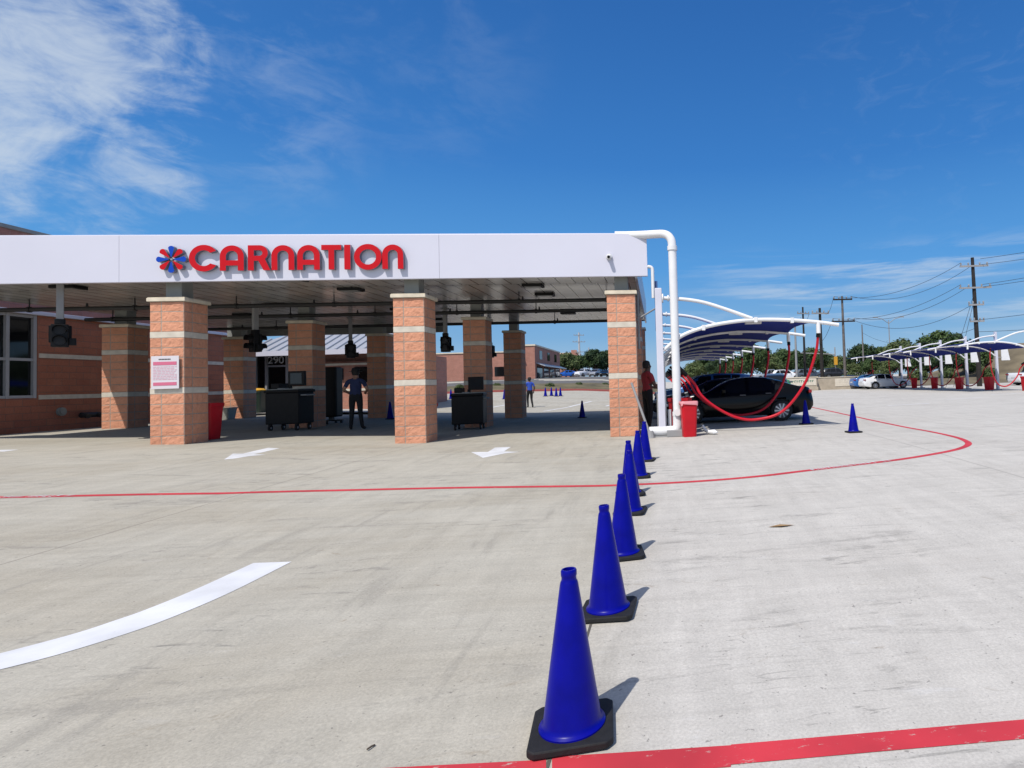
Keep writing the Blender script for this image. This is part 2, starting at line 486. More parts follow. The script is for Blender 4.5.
def concrete():
    """broom-finished concrete: an older brownish pour on the left, a pale newer pour on the right, streaks, stains, fine grit"""
    m = bpy.data.materials.new('concrete'); m.use_nodes = True
    t = m.node_tree; b = t.nodes['Principled BSDF']
    L = t.links.new
    tc = N(t, 'ShaderNodeTexCoord')
    def noise(scale, stretch=(1, 1, 1), rz=0, detail=6, rough=.55, dist=0, seed=0):
        mp = N(t, 'ShaderNodeMapping'); mp.inputs['Scale'].default_value = stretch; mp.inputs['Rotation'].default_value = (0, 0, rz)
        mp.inputs['Location'].default_value = (seed, seed * 1.3, 0)
        L(tc.outputs['Object'], mp.inputs['Vector'])
        n = N(t, 'ShaderNodeTexNoise'); n.inputs['Scale'].default_value = scale; n.inputs['Detail'].default_value = detail
        n.inputs['Roughness'].default_value = rough; n.inputs['Distortion'].default_value = dist
        L(mp.outputs[0], n.inputs['Vector'])
        return n.outputs[0]
    def rng(v, a, b_, c, d, sm=False):
        n = N(t, 'ShaderNodeMapRange'); 
        if sm: n.interpolation_type = 'SMOOTHSTEP'
        L(v, n.inputs[0])
        for i, q in enumerate((a, b_, c, d)): n.inputs[i + 1].default_value = q
        return n.outputs[0]
    def mth(op, a, b_):
        n = N(t, 'ShaderNodeMath', operation=op)
        for i, v in enumerate((a, b_)):
            if isinstance(v, (int, float)): n.inputs[i].default_value = v
            else: L(v, n.inputs[i])
        return n.outputs[0]
    def mix(f, a, c, blend='MIX'):
        n = N(t, 'ShaderNodeMix', data_type='RGBA', blend_type=blend)
        for s, v in ((0, f), (6, a), (7, c)):
            if isinstance(v, (int, float)): n.inputs[s].default_value = v
            elif isinstance(v, tuple): n.inputs[s].default_value = (*v, 1)
            else: L(v, n.inputs[s])
        return n.outputs[2]
    sx = N(t, 'ShaderNodeSeparateXYZ'); L(tc.outputs['Object'], sx.inputs[0])
    x, y = sx.outputs[0], sx.outputs[1]
    wob = mth('MULTIPLY', mth('SUBTRACT', noise(.5, seed=4), .5), .8)
    side = rng(mth('ADD', x, wob), -.62, .10, 0, 1, True)
    c = mix(side, (.445, .420, .356), (.525, .502, .458))
    # large blotches of tint
    c = mix(rng(noise(.28, (1, 1.7, 1), .25, 5, .6, .4, 2), .42, .68, 0, .55, True), c, mix(side, (.355, .318, .248), (.465, .438, .395)))
    # broom / tyre streaks running with the traffic, slightly off the picture's horizontal
    st = noise(2.1, (.42, 3.6, 1), .13, 8, .68, .8, 6)
    c = mix(1.0, c, rng(st, .3, .72, 1.06, .90), 'MULTIPLY')
    st2 = noise(1.6, (3.2, .5, 1), .30, 7, .65, .6, 13)
    c = mix(1.0, c, rng(st2, .35, .75, 1.05, .90), 'MULTIPLY')
    # dark scuffs
    sc = noise(.9, (.5, 2.4, 1), .2, 9, .72, 1.0, 21)
    c = mix(mth('MULTIPLY', rng(sc, .555, .68, 0, .5, True), rng(noise(16, (1, 1.6, 1), .1, 4, .7, 0, 3), .36, .56, .25, 1)), c, (.17, .16, .148))
    sc2 = noise(1.9, (1, 1.8, 1), -.4, 9, .75, 1.5, 37)
    c = mix(rng(sc2, .60, .71, 0, .50, True), c, (.26, .21, .15))
    # small tyre scuffs in clusters
    cl = rng(noise(.55, (1, 1.4, 1), .5, 4, .6, 0, 61), .50, .62, 0, 1, True)
    sk = rng(noise(3.6, (.55, 2.6, 1), .16, 7, .75, .7, 77), .545, .64, 0, .66, True)
    c = mix(mth('MULTIPLY', cl, sk), c, (.17, .163, .15))
    # diagonal pour streaks on the older slab
    dg = noise(1.3, (2.6, .5, 1), -.62, 7, .66, .5, 91)
    c = mix(mth('MULTIPLY', rng(dg, .54, .70, 0, .55, True), rng(side, 0, 1, 1, .25)), c, (.29, .272, .235))
    # pale laitance flecks
    lt = noise(3.4, (.8, 2.4, 1), .12, 8, .7, .5, 51)
    c = mix(mth('MULTIPLY', rng(lt, .60, .74, 0, .5, True), rng(side, 0, 1, .35, 1)), c, (.58, .57, .55))
    # grit
    g = noise(75, detail=3, rough=.7)
    c = mix(1.0, c, rng(g, .30, .70, .85, 1.13), 'MULTIPLY')
    sp = noise(38, detail=2, rough=.5, seed=9)
    c = mix(rng(sp, .70, .735, 0, .6), c, (.15, .14, .13))
    # sawn joints
    def joint(v, per, off, w):
        f = N(t, 'ShaderNodeMath', operation='PINGPONG'); L(mth('ADD', v, off), f.inputs[0]); f.inputs[1].default_value = per / 2
        return rng(f.outputs[0], w * .5, w, 1, 0)
    jt = joint(x, 9.8, 5.35, .010)
    c = mix(mth('MULTIPLY', jt, .62), c, (.13, .12, .11))
    L(c, b.inputs['Base Color'])
    b.inputs['Roughness'].default_value = .88
    b.inputs['Specular IOR Level'].default_value = .25
    h = mth('ADD', mth('MULTIPLY', g, .55), mth('MULTIPLY', st, .8))
    bp = N(t, 'ShaderNodeBump'); bp.inputs['Strength'].default_value = .55; bp.inputs['Distance'].default_value = .006
    L(h, bp.inputs['Height']); L(bp.outputs[0], b.inputs['Normal'])
    return m
M_CONC = concrete()

def worn_paint(name, col, under, wear=.62, scale=14):
    m = mat(name, col, .75)
    t = m.node_tree; b = t.nodes['Principled BSDF']
    tc = N(t, 'ShaderNodeTexCoord')
    mp = N(t, 'ShaderNodeMapping'); mp.inputs['Scale'].default_value = (1, 2.2, 1); t.links.new(tc.outputs['Object'], mp.inputs[0])
    n = N(t, 'ShaderNodeTexNoise'); n.inputs['Scale'].default_value = scale; n.inputs['Detail'].default_value = 9; n.inputs['Roughness'].default_value = .75
    t.links.new(mp.outputs[0], n.inputs['Vector'])
    r = N(t, 'ShaderNodeMapRange'); r.inputs[1].default_value = wear; r.inputs[2].default_value = wear + .07
    t.links.new(n.outputs[0], r.inputs[0])
    n2 = N(t, 'ShaderNodeTexNoise'); n2.inputs['Scale'].default_value = 2.5; n2.inputs['Detail'].default_value = 6
    t.links.new(tc.outputs['Object'], n2.inputs['Vector'])
    r2 = N(t, 'ShaderNodeMapRange'); r2.inputs[1].default_value = .3; r2.inputs[2].default_value = .7; r2.inputs[3].default_value = .82; r2.inputs[4].default_value = 1.12
    t.links.new(n2.outputs[0], r2.inputs[0])
    mu = N(t, 'ShaderNodeMix', data_type='RGBA', blend_type='MULTIPLY'); mu.inputs[0].default_value = 1; mu.inputs[6].default_value = (*col, 1)
    t.links.new(r2.outputs[0], mu.inputs[7])
    mx = N(t, 'ShaderNodeMix', data_type='RGBA'); mx.inputs[7].default_value = (*under, 1)
    t.links.new(mu.outputs[2], mx.inputs[6])
    t.links.new(r.outputs[0], mx.inputs[0]); t.links.new(mx.outputs[2], b.inputs['Base Color'])
    return m
M_RPAINT = worn_paint('red_road_paint', (.54, .034, .048), (.45, .36, .32), .60)
M_WPAINT = worn_paint('white_road_paint', (.68, .69, .71), (.40, .38, .35), .625)

def leaf_mat(name, c1, c2):
    m = bpy.data.materials.new(name); m.use_nodes = True
    t = m.node_tree; b = t.nodes['Principled BSDF']
    oi = N(t, 'ShaderNodeTexCoord')
    n = N(t, 'ShaderNodeTexNoise'); n.inputs['Scale'].default_value = .9; n.inputs['Detail'].default_value = 5
    t.links.new(oi.outputs['Object'], n.inputs['Vector'])
    r = N(t, 'ShaderNodeMapRange'); r.inputs[1].default_value = .35; r.inputs[2].default_value = .65
    t.links.new(n.outputs[0], r.inputs[0])
    mx = N(t, 'ShaderNodeMix', data_type='RGBA'); mx.inputs[6].default_value = (*c1, 1); mx.inputs[7].default_value = (*c2, 1)
    t.links.new(r.outputs[0], mx.inputs[0]); t.links.new(mx.outputs[2], b.inputs['Base Color'])
    b.inputs['Roughness'].default_value = .65
    b.inputs['Specular IOR Level'].default_value = .25
    return m
M_LEAF = leaf_mat('leaves', (.035, .070, .022), (.075, .115, .035))
M_LEAF2 = leaf_mat('leaves_pale', (.06, .095, .030), (.11, .135, .05))
M_LEAF3 = leaf_mat('leaves_dark', (.018, .040, .016), (.04, .07, .025))
M_GRASS = mat('dry_verge', (.125, .105, .055), .95, noise=(.6, .45), bump=(12, .5, .05))
M_GRASS2 = mat('far_grass', (.165, .135, .085), .95, noise=(.25, .5), bump=(8, .5, .05))
M_ASPH = mat('asphalt', (.12, .115, .11), .9, noise=(2, .15))

# ------------------------------------------------------------------ ground
def axis(lo, hi, fine_lo, fine_hi, step, extra, coarse):
    a = list(np.arange(fine_lo, fine_hi + 1e-6, step)) + list(extra)
    v, s = fine_lo, step
    while v > lo:
        s *= coarse; v -= s; a.append(v)
    v, s = fine_hi, step
    while v < hi:
        s *= coarse; v += s; a.append(v)
    return sorted(set(round(q, 4) for q in a))
gx = axis(-900, 900, -20, 14, .5, PX, 1.25)
gy = axis(-300, 1500, 0, 34, .5, [45, 57, 60, 75, 78, 118, 150], 1.2)
g = MB()
nx_ = len(gx)
g.v = [(x, y, G(x, y)) for y in gy for x in gx]
g.f = [(j * nx_ + i, j * nx_ + i + 1, (j + 1) * nx_ + i + 1, (j + 1) * nx_ + i) for j in range(len(gy) - 1) for i in range(nx_ - 1)]
g.m = [0] * len(g.f)
tag(g.build('ground', M_CONC, smooth_deg=40), kind='structure')

def ribbon(name, pts, w, m, lift=.0026, step=.3, closed_w=None):
    """flat painted line on the ground: pts = (x, y), width w"""
    P = [Vector((p[0], p[1], 0)) for p in pts]
    path = []
    for a, b_ in zip(P[:-1], P[1:]):
        k = max(1, int((b_ - a).length / step))
        path += [a.lerp(b_, i / k) for i in range(k)]
    path.append(P[-1])
    mb = MB(); vs = []
    for i, p in enumerate(path):
        tt = (path[min(i + 1, len(path) - 1)] - path[max(0, i - 1)]).normalized()
        n = Vector((-tt.y, tt.x, 0))
        for s in (-.5, 0, .5):
            q = p + n * w * s
            vs.append((q.x, q.y, G(q.x, q.y) + lift))
    fs = []
    for i in range(len(path) - 1):
        for k in (0, 1):
            fs.append((i * 3 + k + 1, i * 3 + k, i * 3 + 3 + k, i * 3 + 4 + k))
    mb.add(vs, fs)
    return tag(mb.build(name, m), kind='structure')
def spline(pts, n=8):
    P = [Vector(p) for p in pts]
    P = [P[0] * 2 - P[1]] + P + [P[-1] * 2 - P[-2]]
    out = []
    for i in range(1, len(P) - 2):
        for k in range(n):
            u = k / n
            a, b_, c, d = P[i - 1], P[i], P[i + 1], P[i + 2]
            out.append(.5 * (2 * b_ + (c - a) * u + (2 * a - 5 * b_ + 4 * c - d) * u * u + (3 * b_ - a - 3 * c + d) * u ** 3))
    out.append(P[-2])
    return out
lane = [(x, y, 0) for x, y in ((-14.0, 8.15), (-11.5, 8.17), (-9.38, 8.178), (-8.102, 8.167), (-6.513, 8.23), (-5.345, 8.21), (-4.044, 8.09), (-2.751, 7.957), (-1.837, 7.824), (-.54, 7.64), (.497, 7.61), (1.323, 7.73), (1.93, 7.92), (2.732, 8.17), (3.619, 8.46),
        (4.475, 8.874), (5.015, 9.233), (5.407, 9.66), (5.62, 10.15), (5.747, 10.8), (5.80, 11.932), (5.80, 13.4), (5.95, 16.61), (6.268, 22.127), (6.5, 28))]
lane_s = spline(lane)
ribbon('red_lane_line', lane_s, .115, M_RPAINT)
# white stencilled lettering worn past reading on the red line
rnd = random.Random(5)
def stencil(name, a, b_, n):
    mb = MB()
    A, B = Vector((*a, 0)), Vector((*b_, 0))
    tt = (B - A).normalized(); nn = Vector((-tt.y, tt.x, 0)); Ln = (B - A).length
    cw = Ln / n
    for i in range(n):
        if rnd.random() < .14: continue
        c = A + tt * cw * (i + .5)
        for (u0, u1, v0, v1) in rnd.choice([[(-.35, -.2, -1, 1), (-.19, .3, .6, 1), (-.19, .3, -.2, .15)], [(-.35, -.2, -1, 1), (.2, .35, -1, 1)], [(-.35, .35, .6, 1), (-.08, .08, -1, .59)], [(-.35, -.2, -1, 1), (-.19, .3, -1, -.6)]]):
            q = [c + tt * cw * u + nn * .05 * v for u, v in ((u0, v0), (u1, v0), (u1, v1), (u0, v1))]
            mb.quad(*[(p.x, p.y, G(p.x, p.y) + .0065) for p in q])
    tag(mb.build(name, M_WPAINT), kind='structure')
stencil('worn_line_lettering', (-8.1, 8.167), (-7.35, 8.205), 13)
stencil('worn_line_lettering', (2.0, 7.945), (3.45, 8.41), 17)

# near red band, with the joint where two pours meet
def flat(name, polys, m=M_WPAINT, lift=.0026):
    mb = MB()
    for q in polys: mb.quad(*[(x, y, G(x, y) + lift) for x, y in q])
    return tag(mb.build(name, m), kind='structure')
flat('red_band', [(a, b_, d, c) for a, b_, c, d in zip([(-1.061, 2.309), (-0.882, 2.297)], [(-0.996, 2.165), (-0.831, 2.16)], [(-0.882, 2.297), (-0.458, 2.258)], [(-0.831, 2.16), (-0.434, 2.128)])], M_RPAINT, .0028)
flat('red_band', [(a, b_, d, c) for a, b_, c, d in zip([(-0.439, 2.271), (-0.112, 2.247)], [(-0.415, 2.135), (-0.108, 2.118)], [(-0.112, 2.247), (0.231, 2.223)], [(-0.108, 2.118), (0.215, 2.103)])], M_RPAINT, .0028)
flat('red_band', [(a, b_, d, c) for a, b_, c, d in zip([(0.2315, 2.227), (0.812, 2.204), (1.399, 2.181)], [(0.2155, 2.114), (0.768, 2.092), (1.323, 2.069)], [(0.812, 2.204), (1.399, 2.181), (2.15, 2.151)], [(0.768, 2.092), (1.323, 2.069), (2.034, 2.04)])], M_RPAINT, .0028)
M_JOINT = mat('joint_filler', (.10, .09, .075), .95)
ribbon('slab_joint', [(-.452, 1.2), (-.446, 2.30), (-.41, 5.2), (-.40, 9), (-.40, 13.2)], .014, M_JOINT, .0025)

# white curved stripe on the left and the arrows painted at the canopy entry
UPE = spline([(-4.1, 3.2, 0), (-3.72, 3.484, 0), (-3.58, 3.615, 0), (-3.416, 3.823, 0), (-3.348, 3.99, 0), (-3.299, 4.158, 0), (-3.262, 4.484, 0), (-3.25, 5.06, 0)], 8)
LOE = spline([(-3.9, 3.0, 0), (-3.519, 3.296, 0), (-3.374, 3.408, 0), (-3.228, 3.56, 0), (-3.092, 3.79, 0), (-3.02, 4.014, 0), (-2.965, 4.4, 0), (-2.957, 5.04, 0)], 8)
flat('white_stripe', [((a.x, a.y), (b_.x, b_.y), (d.x, d.y), (c.x, c.y)) for a, b_, c, d in zip(UPE[:-1], LOE[:-1], UPE[1:], LOE[1:])])
flat('road_arrow', [((-7.761, 11.35), (-7.668, 11.505), (-8.024, 12.225), (-8.206, 12.234)), ((-7.668, 11.505), (-7.647, 11.781), (-7.80, 12.05), (-8.024, 12.225)), ((-7.80, 12.05), (-7.75, 12.102), (-7.912, 13.135), (-8.21, 13.244), (-8.024, 12.225)), ((-7.647, 11.781), (-7.51, 12.057), (-7.75, 12.102), (-7.80, 12.05))])
flat('road_arrow', [((-3.656, 11.731), (-3.445, 11.338), (-3.156, 10.779), (-3.326, 11.681)), ((-3.156, 10.779), (-2.921, 11.337), (-3.026, 11.676), (-3.326, 11.681)), ((-2.921, 11.337), (-2.704, 11.503), (-3.026, 11.676)), ((-3.326, 11.681), (-3.026, 11.676), (-3.091, 12.473), (-3.407, 12.46))])
flat('road_arrow', [((-13.5, 12.9), (-12.689, 12.854), (-12.764, 13.196), (-13.6, 13.2))])
ribbon('parking_line', [(-5.55, 28.6), (-4.4, 38.5)], .16, M_WPAINT)
ribbon('parking_line', [(-3.0, 33), (-2.0, 41)], .16, M_WPAINT)
ribbon('parking_line', [(-9.5, 30), (-8.6, 37)], .16, M_WPAINT)
for k in range(4):
    ribbon('parking_line', [(9.2 + k * 4.2, 22.5 + k * 3.2), (11.2 + k * 4.2, 22.9 + k * 3.2)], .14, M_WPAINT)
# red kerb, dry verge and asphalt behind
def sheet(name, poly_fn, xs, m, lift):
    mb = MB(); vs = []
    k = 10
    for x in xs:
        y0, y1 = poly_fn(x)
        for j in range(k + 1):
            y = y0 + (y1 - y0) * j / k
            vs.append((x, y, G(x, y) + (lift(j / k, x) if callable(lift) else lift)))
    fs = [(i * (k + 1) + j, (i + 1) * (k + 1) + j, (i + 1) * (k + 1) + j + 1, i * (k + 1) + j + 1) for i in range(len(xs) - 1) for j in range(k)]
    mb.add(vs, fs)
    return tag(mb.build(name, m, smooth_deg=50), kind='structure')
kerb_y = lambda x: 52.3 + (x + 10) * .64
xs_b = list(np.arange(-46, 1.01, 1.0))
sheet('grass_verge', lambda x: (kerb_y(x), kerb_y(x) + 11), xs_b, M_GRASS, lambda u, x: .05 + .45 * math.sin(math.pi * u) ** .7)
kb = MB()
for i, x in enumerate(xs_b[:-1]):
    x2 = xs_b[i + 1]
    a, b_ = (x, kerb_y(x)), (x2, kerb_y(x2))
    za, zb = G(*a), G(*b_)
    vs = []
    for (p, z) in ((a, za), (b_, zb)):
        vs += [(p[0], p[1] - .34, z - .05), (p[0], p[1] - .32, z + .15), (p[0], p[1] + .05, z + .16), (p[0], p[1] + .05, z - .05)]
    kb.add(vs, [(0, 4, 5, 1), (1, 5, 6, 2), (2, 6, 7, 3)])
tag(kb.build('red_kerb', mat('red_kerb_paint', (.42, .10, .085), .8)), kind='structure')
sheet('asphalt_lot', lambda x: (kerb_y(x) + 11.1, 138), [x for x in xs_b if x < -2], M_ASPH, .03)
# rough grass and asphalt road beyond the right-hand wall
sheet('grass_field', lambda x: (55.5, 61), list(np.arange(4, 90, 2.0)), M_GRASS2, lambda u, x: .02 + .9 * smooth(0, 1, u) * .5)
sheet('road', lambda x: (61.2, 78), list(np.arange(4, 130, 3.0)), M_ASPH, .06)
sheet('hill', lambda x: (57, 84), list(np.arange(36.0, 110, 1.5)), M_GRASS2, lambda u, x: .02 + 4.2 * math.sin(math.pi * min(1, u)) * smooth(36.0, 47.0, x))
# pale walk along the shop front
sheet('sidewalk', lambda x: (25.9, 28.7), list(np.arange(-18.0, -10.4, .5)), mat('walk_concrete', (.46, .44, .41), .9, noise=(2, .1)), .10)

# ------------------------------------------------------------------ drive-through canopy
FY, BYK, SOF, TOP = 13.86, 24.62, 3.93, 4.852
canopy = thing('drive_through_canopy', 'long white flat canopy over the brick pillars with a grey metal soffit', 'canopy', (-8, 19, SOF))
def cp(mb, name, m, **k):
    mb.v = [(x + 8, y - 19, z - SOF) for x, y, z in mb.v]
    return mb.build(name, m, canopy, **k)
for x0, x1 in ((-18.4, -11.532), (-11.528, -4.94), (-4.936, -.19)):
    mb = MB(); mb.box(x0, x1, FY, FY + .10, 3.832, TOP)
    cp(mb, 'fascia_panel', M_WHITE, bevel=.003)
mb = MB(); mb.box(-18.4, -.20, FY + .012, FY + .30, TOP - .02, TOP + .02); cp(mb, 'coping', M_WHITE, bevel=.008)
mb = MB(); mb.box(-16.6, -.50, FY + .104, BYK, SOF, SOF + .03); cp(mb, 'soffit', M_SOFFIT)
mb = MB(); mb.box(-16.6, -.50, FY + .104, BYK, SOF + .034, TOP - .1); cp(mb, 'roof', M_ROOFMETAL)
mb = MB(); mb.box(-16.7, -8.62, BYK + .003, BYK + .12, 3.62, TOP); mb.box(-8.615, -.45, BYK + .003, BYK + .12, 3.90, TOP); cp(mb, 'rear_fascia', M_STEEL)
mb = MB(); mb.box(-.497, -.44, FY + .104, BYK, 3.80, TOP - .15); cp(mb, 'side_fascia', M_ROOFMETAL)
M_LENS = mat('lamp_lens', (.25, .25, .24), .3)
for x, y in ((-3.17, 15.4), (-3.17, 16.95), (-3.2, 21.4), (-8.2, 14.1), (-7.7, 15.6), (-10.9, 18.05), (-13.3, 14.75), (-8.2, 19.6), (-13.2, 20.2), (-8.2, 22.6)):
    mb = MB(); mb.box(x - .26, x + .26, y - .17, y + .17, SOF - .075, SOF - .002)
    l = cp(mb, 'canopy_light', M_BLACK, bevel=.015)
    mb = MB(); mb.box(x - .2, x + .2, y - .12, y + .12, SOF - .085, SOF - .074)
    mb.v = [(a + 8, b_ - 19, c - SOF) for a, b_, c in mb.v]
    mb.build('lens', M_LENS, l)
# sprinkler mains under the soffit: each a pipe hung from rods
for y, lab in ((16.55, 'black sprinkler pipe under the soffit closest to the front fascia'), (18.8, 'black sprinkler pipe under the soffit, second behind the front fascia'), (22.1, 'black sprinkler pipe under the soffit closest to the rear edge')):
    root = thing('sprinkler_pipe', lab, 'pipe', (-8.2, y, 3.66), 0, 'sprinkler pipes hung under the canopy')
    MB().cyl((-8.3, 0, 0), (7.2, 0, 0), .055, n=10).build('main_pipe', M_DARKSTEEL, root, smooth_deg=40)
    for k in range(7):
        x = -7.6 + k * 2.4
        mb = MB(); mb.cyl((x, 0, .05), (x, 0, .268), .014, n=6); mb.cyl((x - .03, 0, 0), (x + .03, 0, 0), .075, n=10)
        mb.build('hanger', M_DARKSTEEL, root)
    for k in range(5):
        x = -6.3 + k * 2.7
        MB().cyl((x, 0, .05), (x, 0, .14), .028, .018, n=8).build('sprinkler_head', M_DARKSTEEL, root)

# ------------------------------------------------------------------ brick pillars
PW = .337
def pillar_uv(c, n):
    segs = ((-.2, 1.39, 1.39, .232), (1.52, 2.62, 1.52, .22), (2.75, 3.42, 2.75, .2225))
    u = (c.x if abs(n.y) > abs(n.x) else c.y) + PW + .226
    for z0, z1, zr, ch in segs:
        if z0 - .01 <= c.z <= z1 + .01:
            return (u * .678 / .674, (c.z - zr) / ch * .22)
    return (u, c.z)
def make_pillar(name):
    root = thing(name, 'x', 'pillar')
    rr = random.Random(3)
    mb = MB()
    # split-faced blocks: every course gets its own slightly heaved faces
    segs = ((-.2, 1.388, 1.39, .232), (1.522, 2.618, 1.52, .22), (2.752, 3.418, 2.75, .2225))
    from mathutils import noise as mn
    for z0, z1, zr, ch in segs:
        nz_ = int((z1 - z0) / .037)
        nu = 18
        ring = []
        for side in range(4):
            for i in range(nu):
                u = -PW + 2 * PW * i / nu
                ring.append(((u, -PW), (PW, u), (-u, PW), (-PW, -u))[side] + (u, side))
        k = len(ring)
        vs = []
        for j in range(nz_ + 1):
            z = z0 + (z1 - z0) * j / nz_
            for (x, y, u, sd) in ring:
                f = ((z - zr) / ch) % 1.0
                fu = ((u + PW) / (2 * PW))
                ed = min(f, 1 - f) * ch
                eu = min(abs(fu - 1 / 3), fu, 1 - fu) * 2 * PW
                a = max(0, min(1, min(ed, eu) / .05))
                h = (mn.noise(Vector((x * 7 + sd * 5, y * 7, z * 7))) * .5 + mn.noise(Vector((x * 19, y * 19 + sd, z * 19))) * .35 + .15) * .019 * a
                nrm = ((0, -1), (1, 0), (0, 1), (-1, 0))[sd]
                vs.append((x + nrm[0] * h, y + nrm[1] * h, z))
        fs = []
        for j in range(nz_):
            for i in range(k):
                i2 = (i + 1) % k
                fs.append((j * k + i, j * k + i2, (j + 1) * k + i2, (j + 1) * k + i))
        fs.append(tuple(range(k))[::-1]); fs.append(tuple(nz_ * k + i for i in range(k)))
        mb.add(vs, fs)
    mb.build('shaft', M_BLOCK, root, uv=pillar_uv)
    for z in (1.39, 2.62):
        b2 = MB(); b2.box(-PW - .004, PW + .004, -PW - .004, PW + .004, z, z + .13); b2.build('stone_band', M_CAST2, root, bevel=.006)
    b3 = MB(); b3.box(-PW - .045, PW + .045, -PW - .045, PW + .045, 3.42, 3.497); b3.box(-PW - .035, PW + .035, -PW - .035, PW + .035, 3.4975, 3.512)
    b3.build('stone_cap', M_CAST, root, bevel=.008)
    b4 = MB(); b4.box(-.16, .16, -.16, .16, 3.5125, 3.928); b4.build('steel_post', M_STEEL, root)
    return root
XC = {'R': -.8438, 'C': -5.6754, 'L': -10.698, 'LL': -15.691}
pil = [('L', 14, 'front brick pillar with the pink notice fixed to its face'), ('C', 14, 'front brick pillar in full sun between the two painted arrows'),
       ('R', 14, 'front brick pillar at the canopy corner beside the white vacuum pipe'),
       ('LL', 18.7335, 'brick pillar nearest the dark windows, half lit by a slanting wedge of sun'),
       ('L', 18.7335, 'shaded brick pillar behind the black cart with a black tower on its other side'),
       ('C', 18.7335, 'shaded brick pillar directly behind the small cart with a screen'),
       ('R', 18.7335, 'brick pillar almost hidden behind the canopy corner pillar'),
       ('LL', 23.445, 'brick pillar with the grey pail standing at its foot'),
       ('L', 23.445, 'dark brick pillar beside the man in the navy shirt, cone at its foot'),
       ('C', 23.445, 'dark brick pillar that half hides the man in the bright blue shirt'),
       ('R', 23.445, 'brick pillar farthest back, behind the worker in the red shirt')]
p0 = make_pillar('brick_pillar')
for i, (c, y, lab) in enumerate(pil):
    if i == 0:
        o = p0
        o['label'] = lab; o['group'] = 'brick pillars carrying the canopy'
        o.location = (XC[c], y + PW, 0)
    else:
        o = dup(p0, (XC[c], y + PW, 0), (i * 2 % 4) * 0, lab, 'brick pillars carrying the canopy')

# notice on the left front pillar
nt = thing('notice_sign', 'white notice with pink headings on the left front brick pillar', 'notice', (-10.70, 13.955, 1.855))
MB().box(-.275, .275, -.012, .0, -.36, .36).build('board', M_PAPER, nt, bevel=.004)
mb = MB(); mb.box(-.23, .23, -.0165, -.0135, .16, .235); mb.build('heading_band', M_PINK, nt)
mb = MB()
rn = random.Random(9)
for k in range(9):
    z = .115 - k * .034
    x = -.23
    while x < .2:
        w = rn.uniform(.03, .09); mb.box(x, min(x + w, .23), -.0165, -.0135, z, z + .014); x += w + .018
mb.build('small_print', M_PINKPALE, nt)
mb = MB(); mb.box(-.23, .23, -.0165, -.0135, -.285, -.215); mb.build('lower_band', M_PINK, nt)
mb = MB()
for k in range(8): mb.box(-.12 + k * .03, -.10 + k * .03, -.0165, -.0135, .275, .30)
mb.build('top_line', M_DARKSTEEL, nt)

# ------------------------------------------------------------------ channel letter sign
def curve_mesh(name, loops, depth, m, parent, side=None, bevel=.0):
    cu = bpy.data.curves.new(name, 'CURVE')
    cu.dimensions = '2D'; cu.fill_mode = 'BOTH'; cu.extrude = depth / 2
    for lp in loops:
        sp = cu.splines.new('POLY'); sp.points.add(len(lp) - 1); sp.use_cyclic_u = True
        for p, q in zip(sp.points, lp): p.co = (q[0], q[1], 0, 1)
    tmp = bpy.data.objects.new('tmp', cu)
    COL.objects.link(tmp)
    dg = bpy.context.evaluated_depsgraph_get()
    me = bpy.data.meshes.new_from_object(tmp.evaluated_get(dg))
    bpy.data.objects.remove(tmp); bpy.data.curves.remove(cu)
    me.name = name
    # stand the outline up: (x, y, z) -> (x, -z, y)
    for v in me.vertices: v.co = (v.co.x, -v.co.z, v.co.y)
    me.materials.clear(); me.materials.append(m); me.materials.append(side or m)
    me.update()
    for p in me.polygons: p.material_index = 0 if p.normal.y < -.7 or p.normal.y > .7 else 1
    o = bpy.data.objects.new(name, me); COL.objects.link(o); o.parent = parent
    return o
def arc(cx, cy, r, a0, a1, n=16, ry=None):
    ry = ry or r
    return [(cx + r * math.cos(rad(a0 + (a1 - a0) * i / n)), cy + ry * math.sin(rad(a0 + (a1 - a0) * i / n))) for i in range(n + 1)]
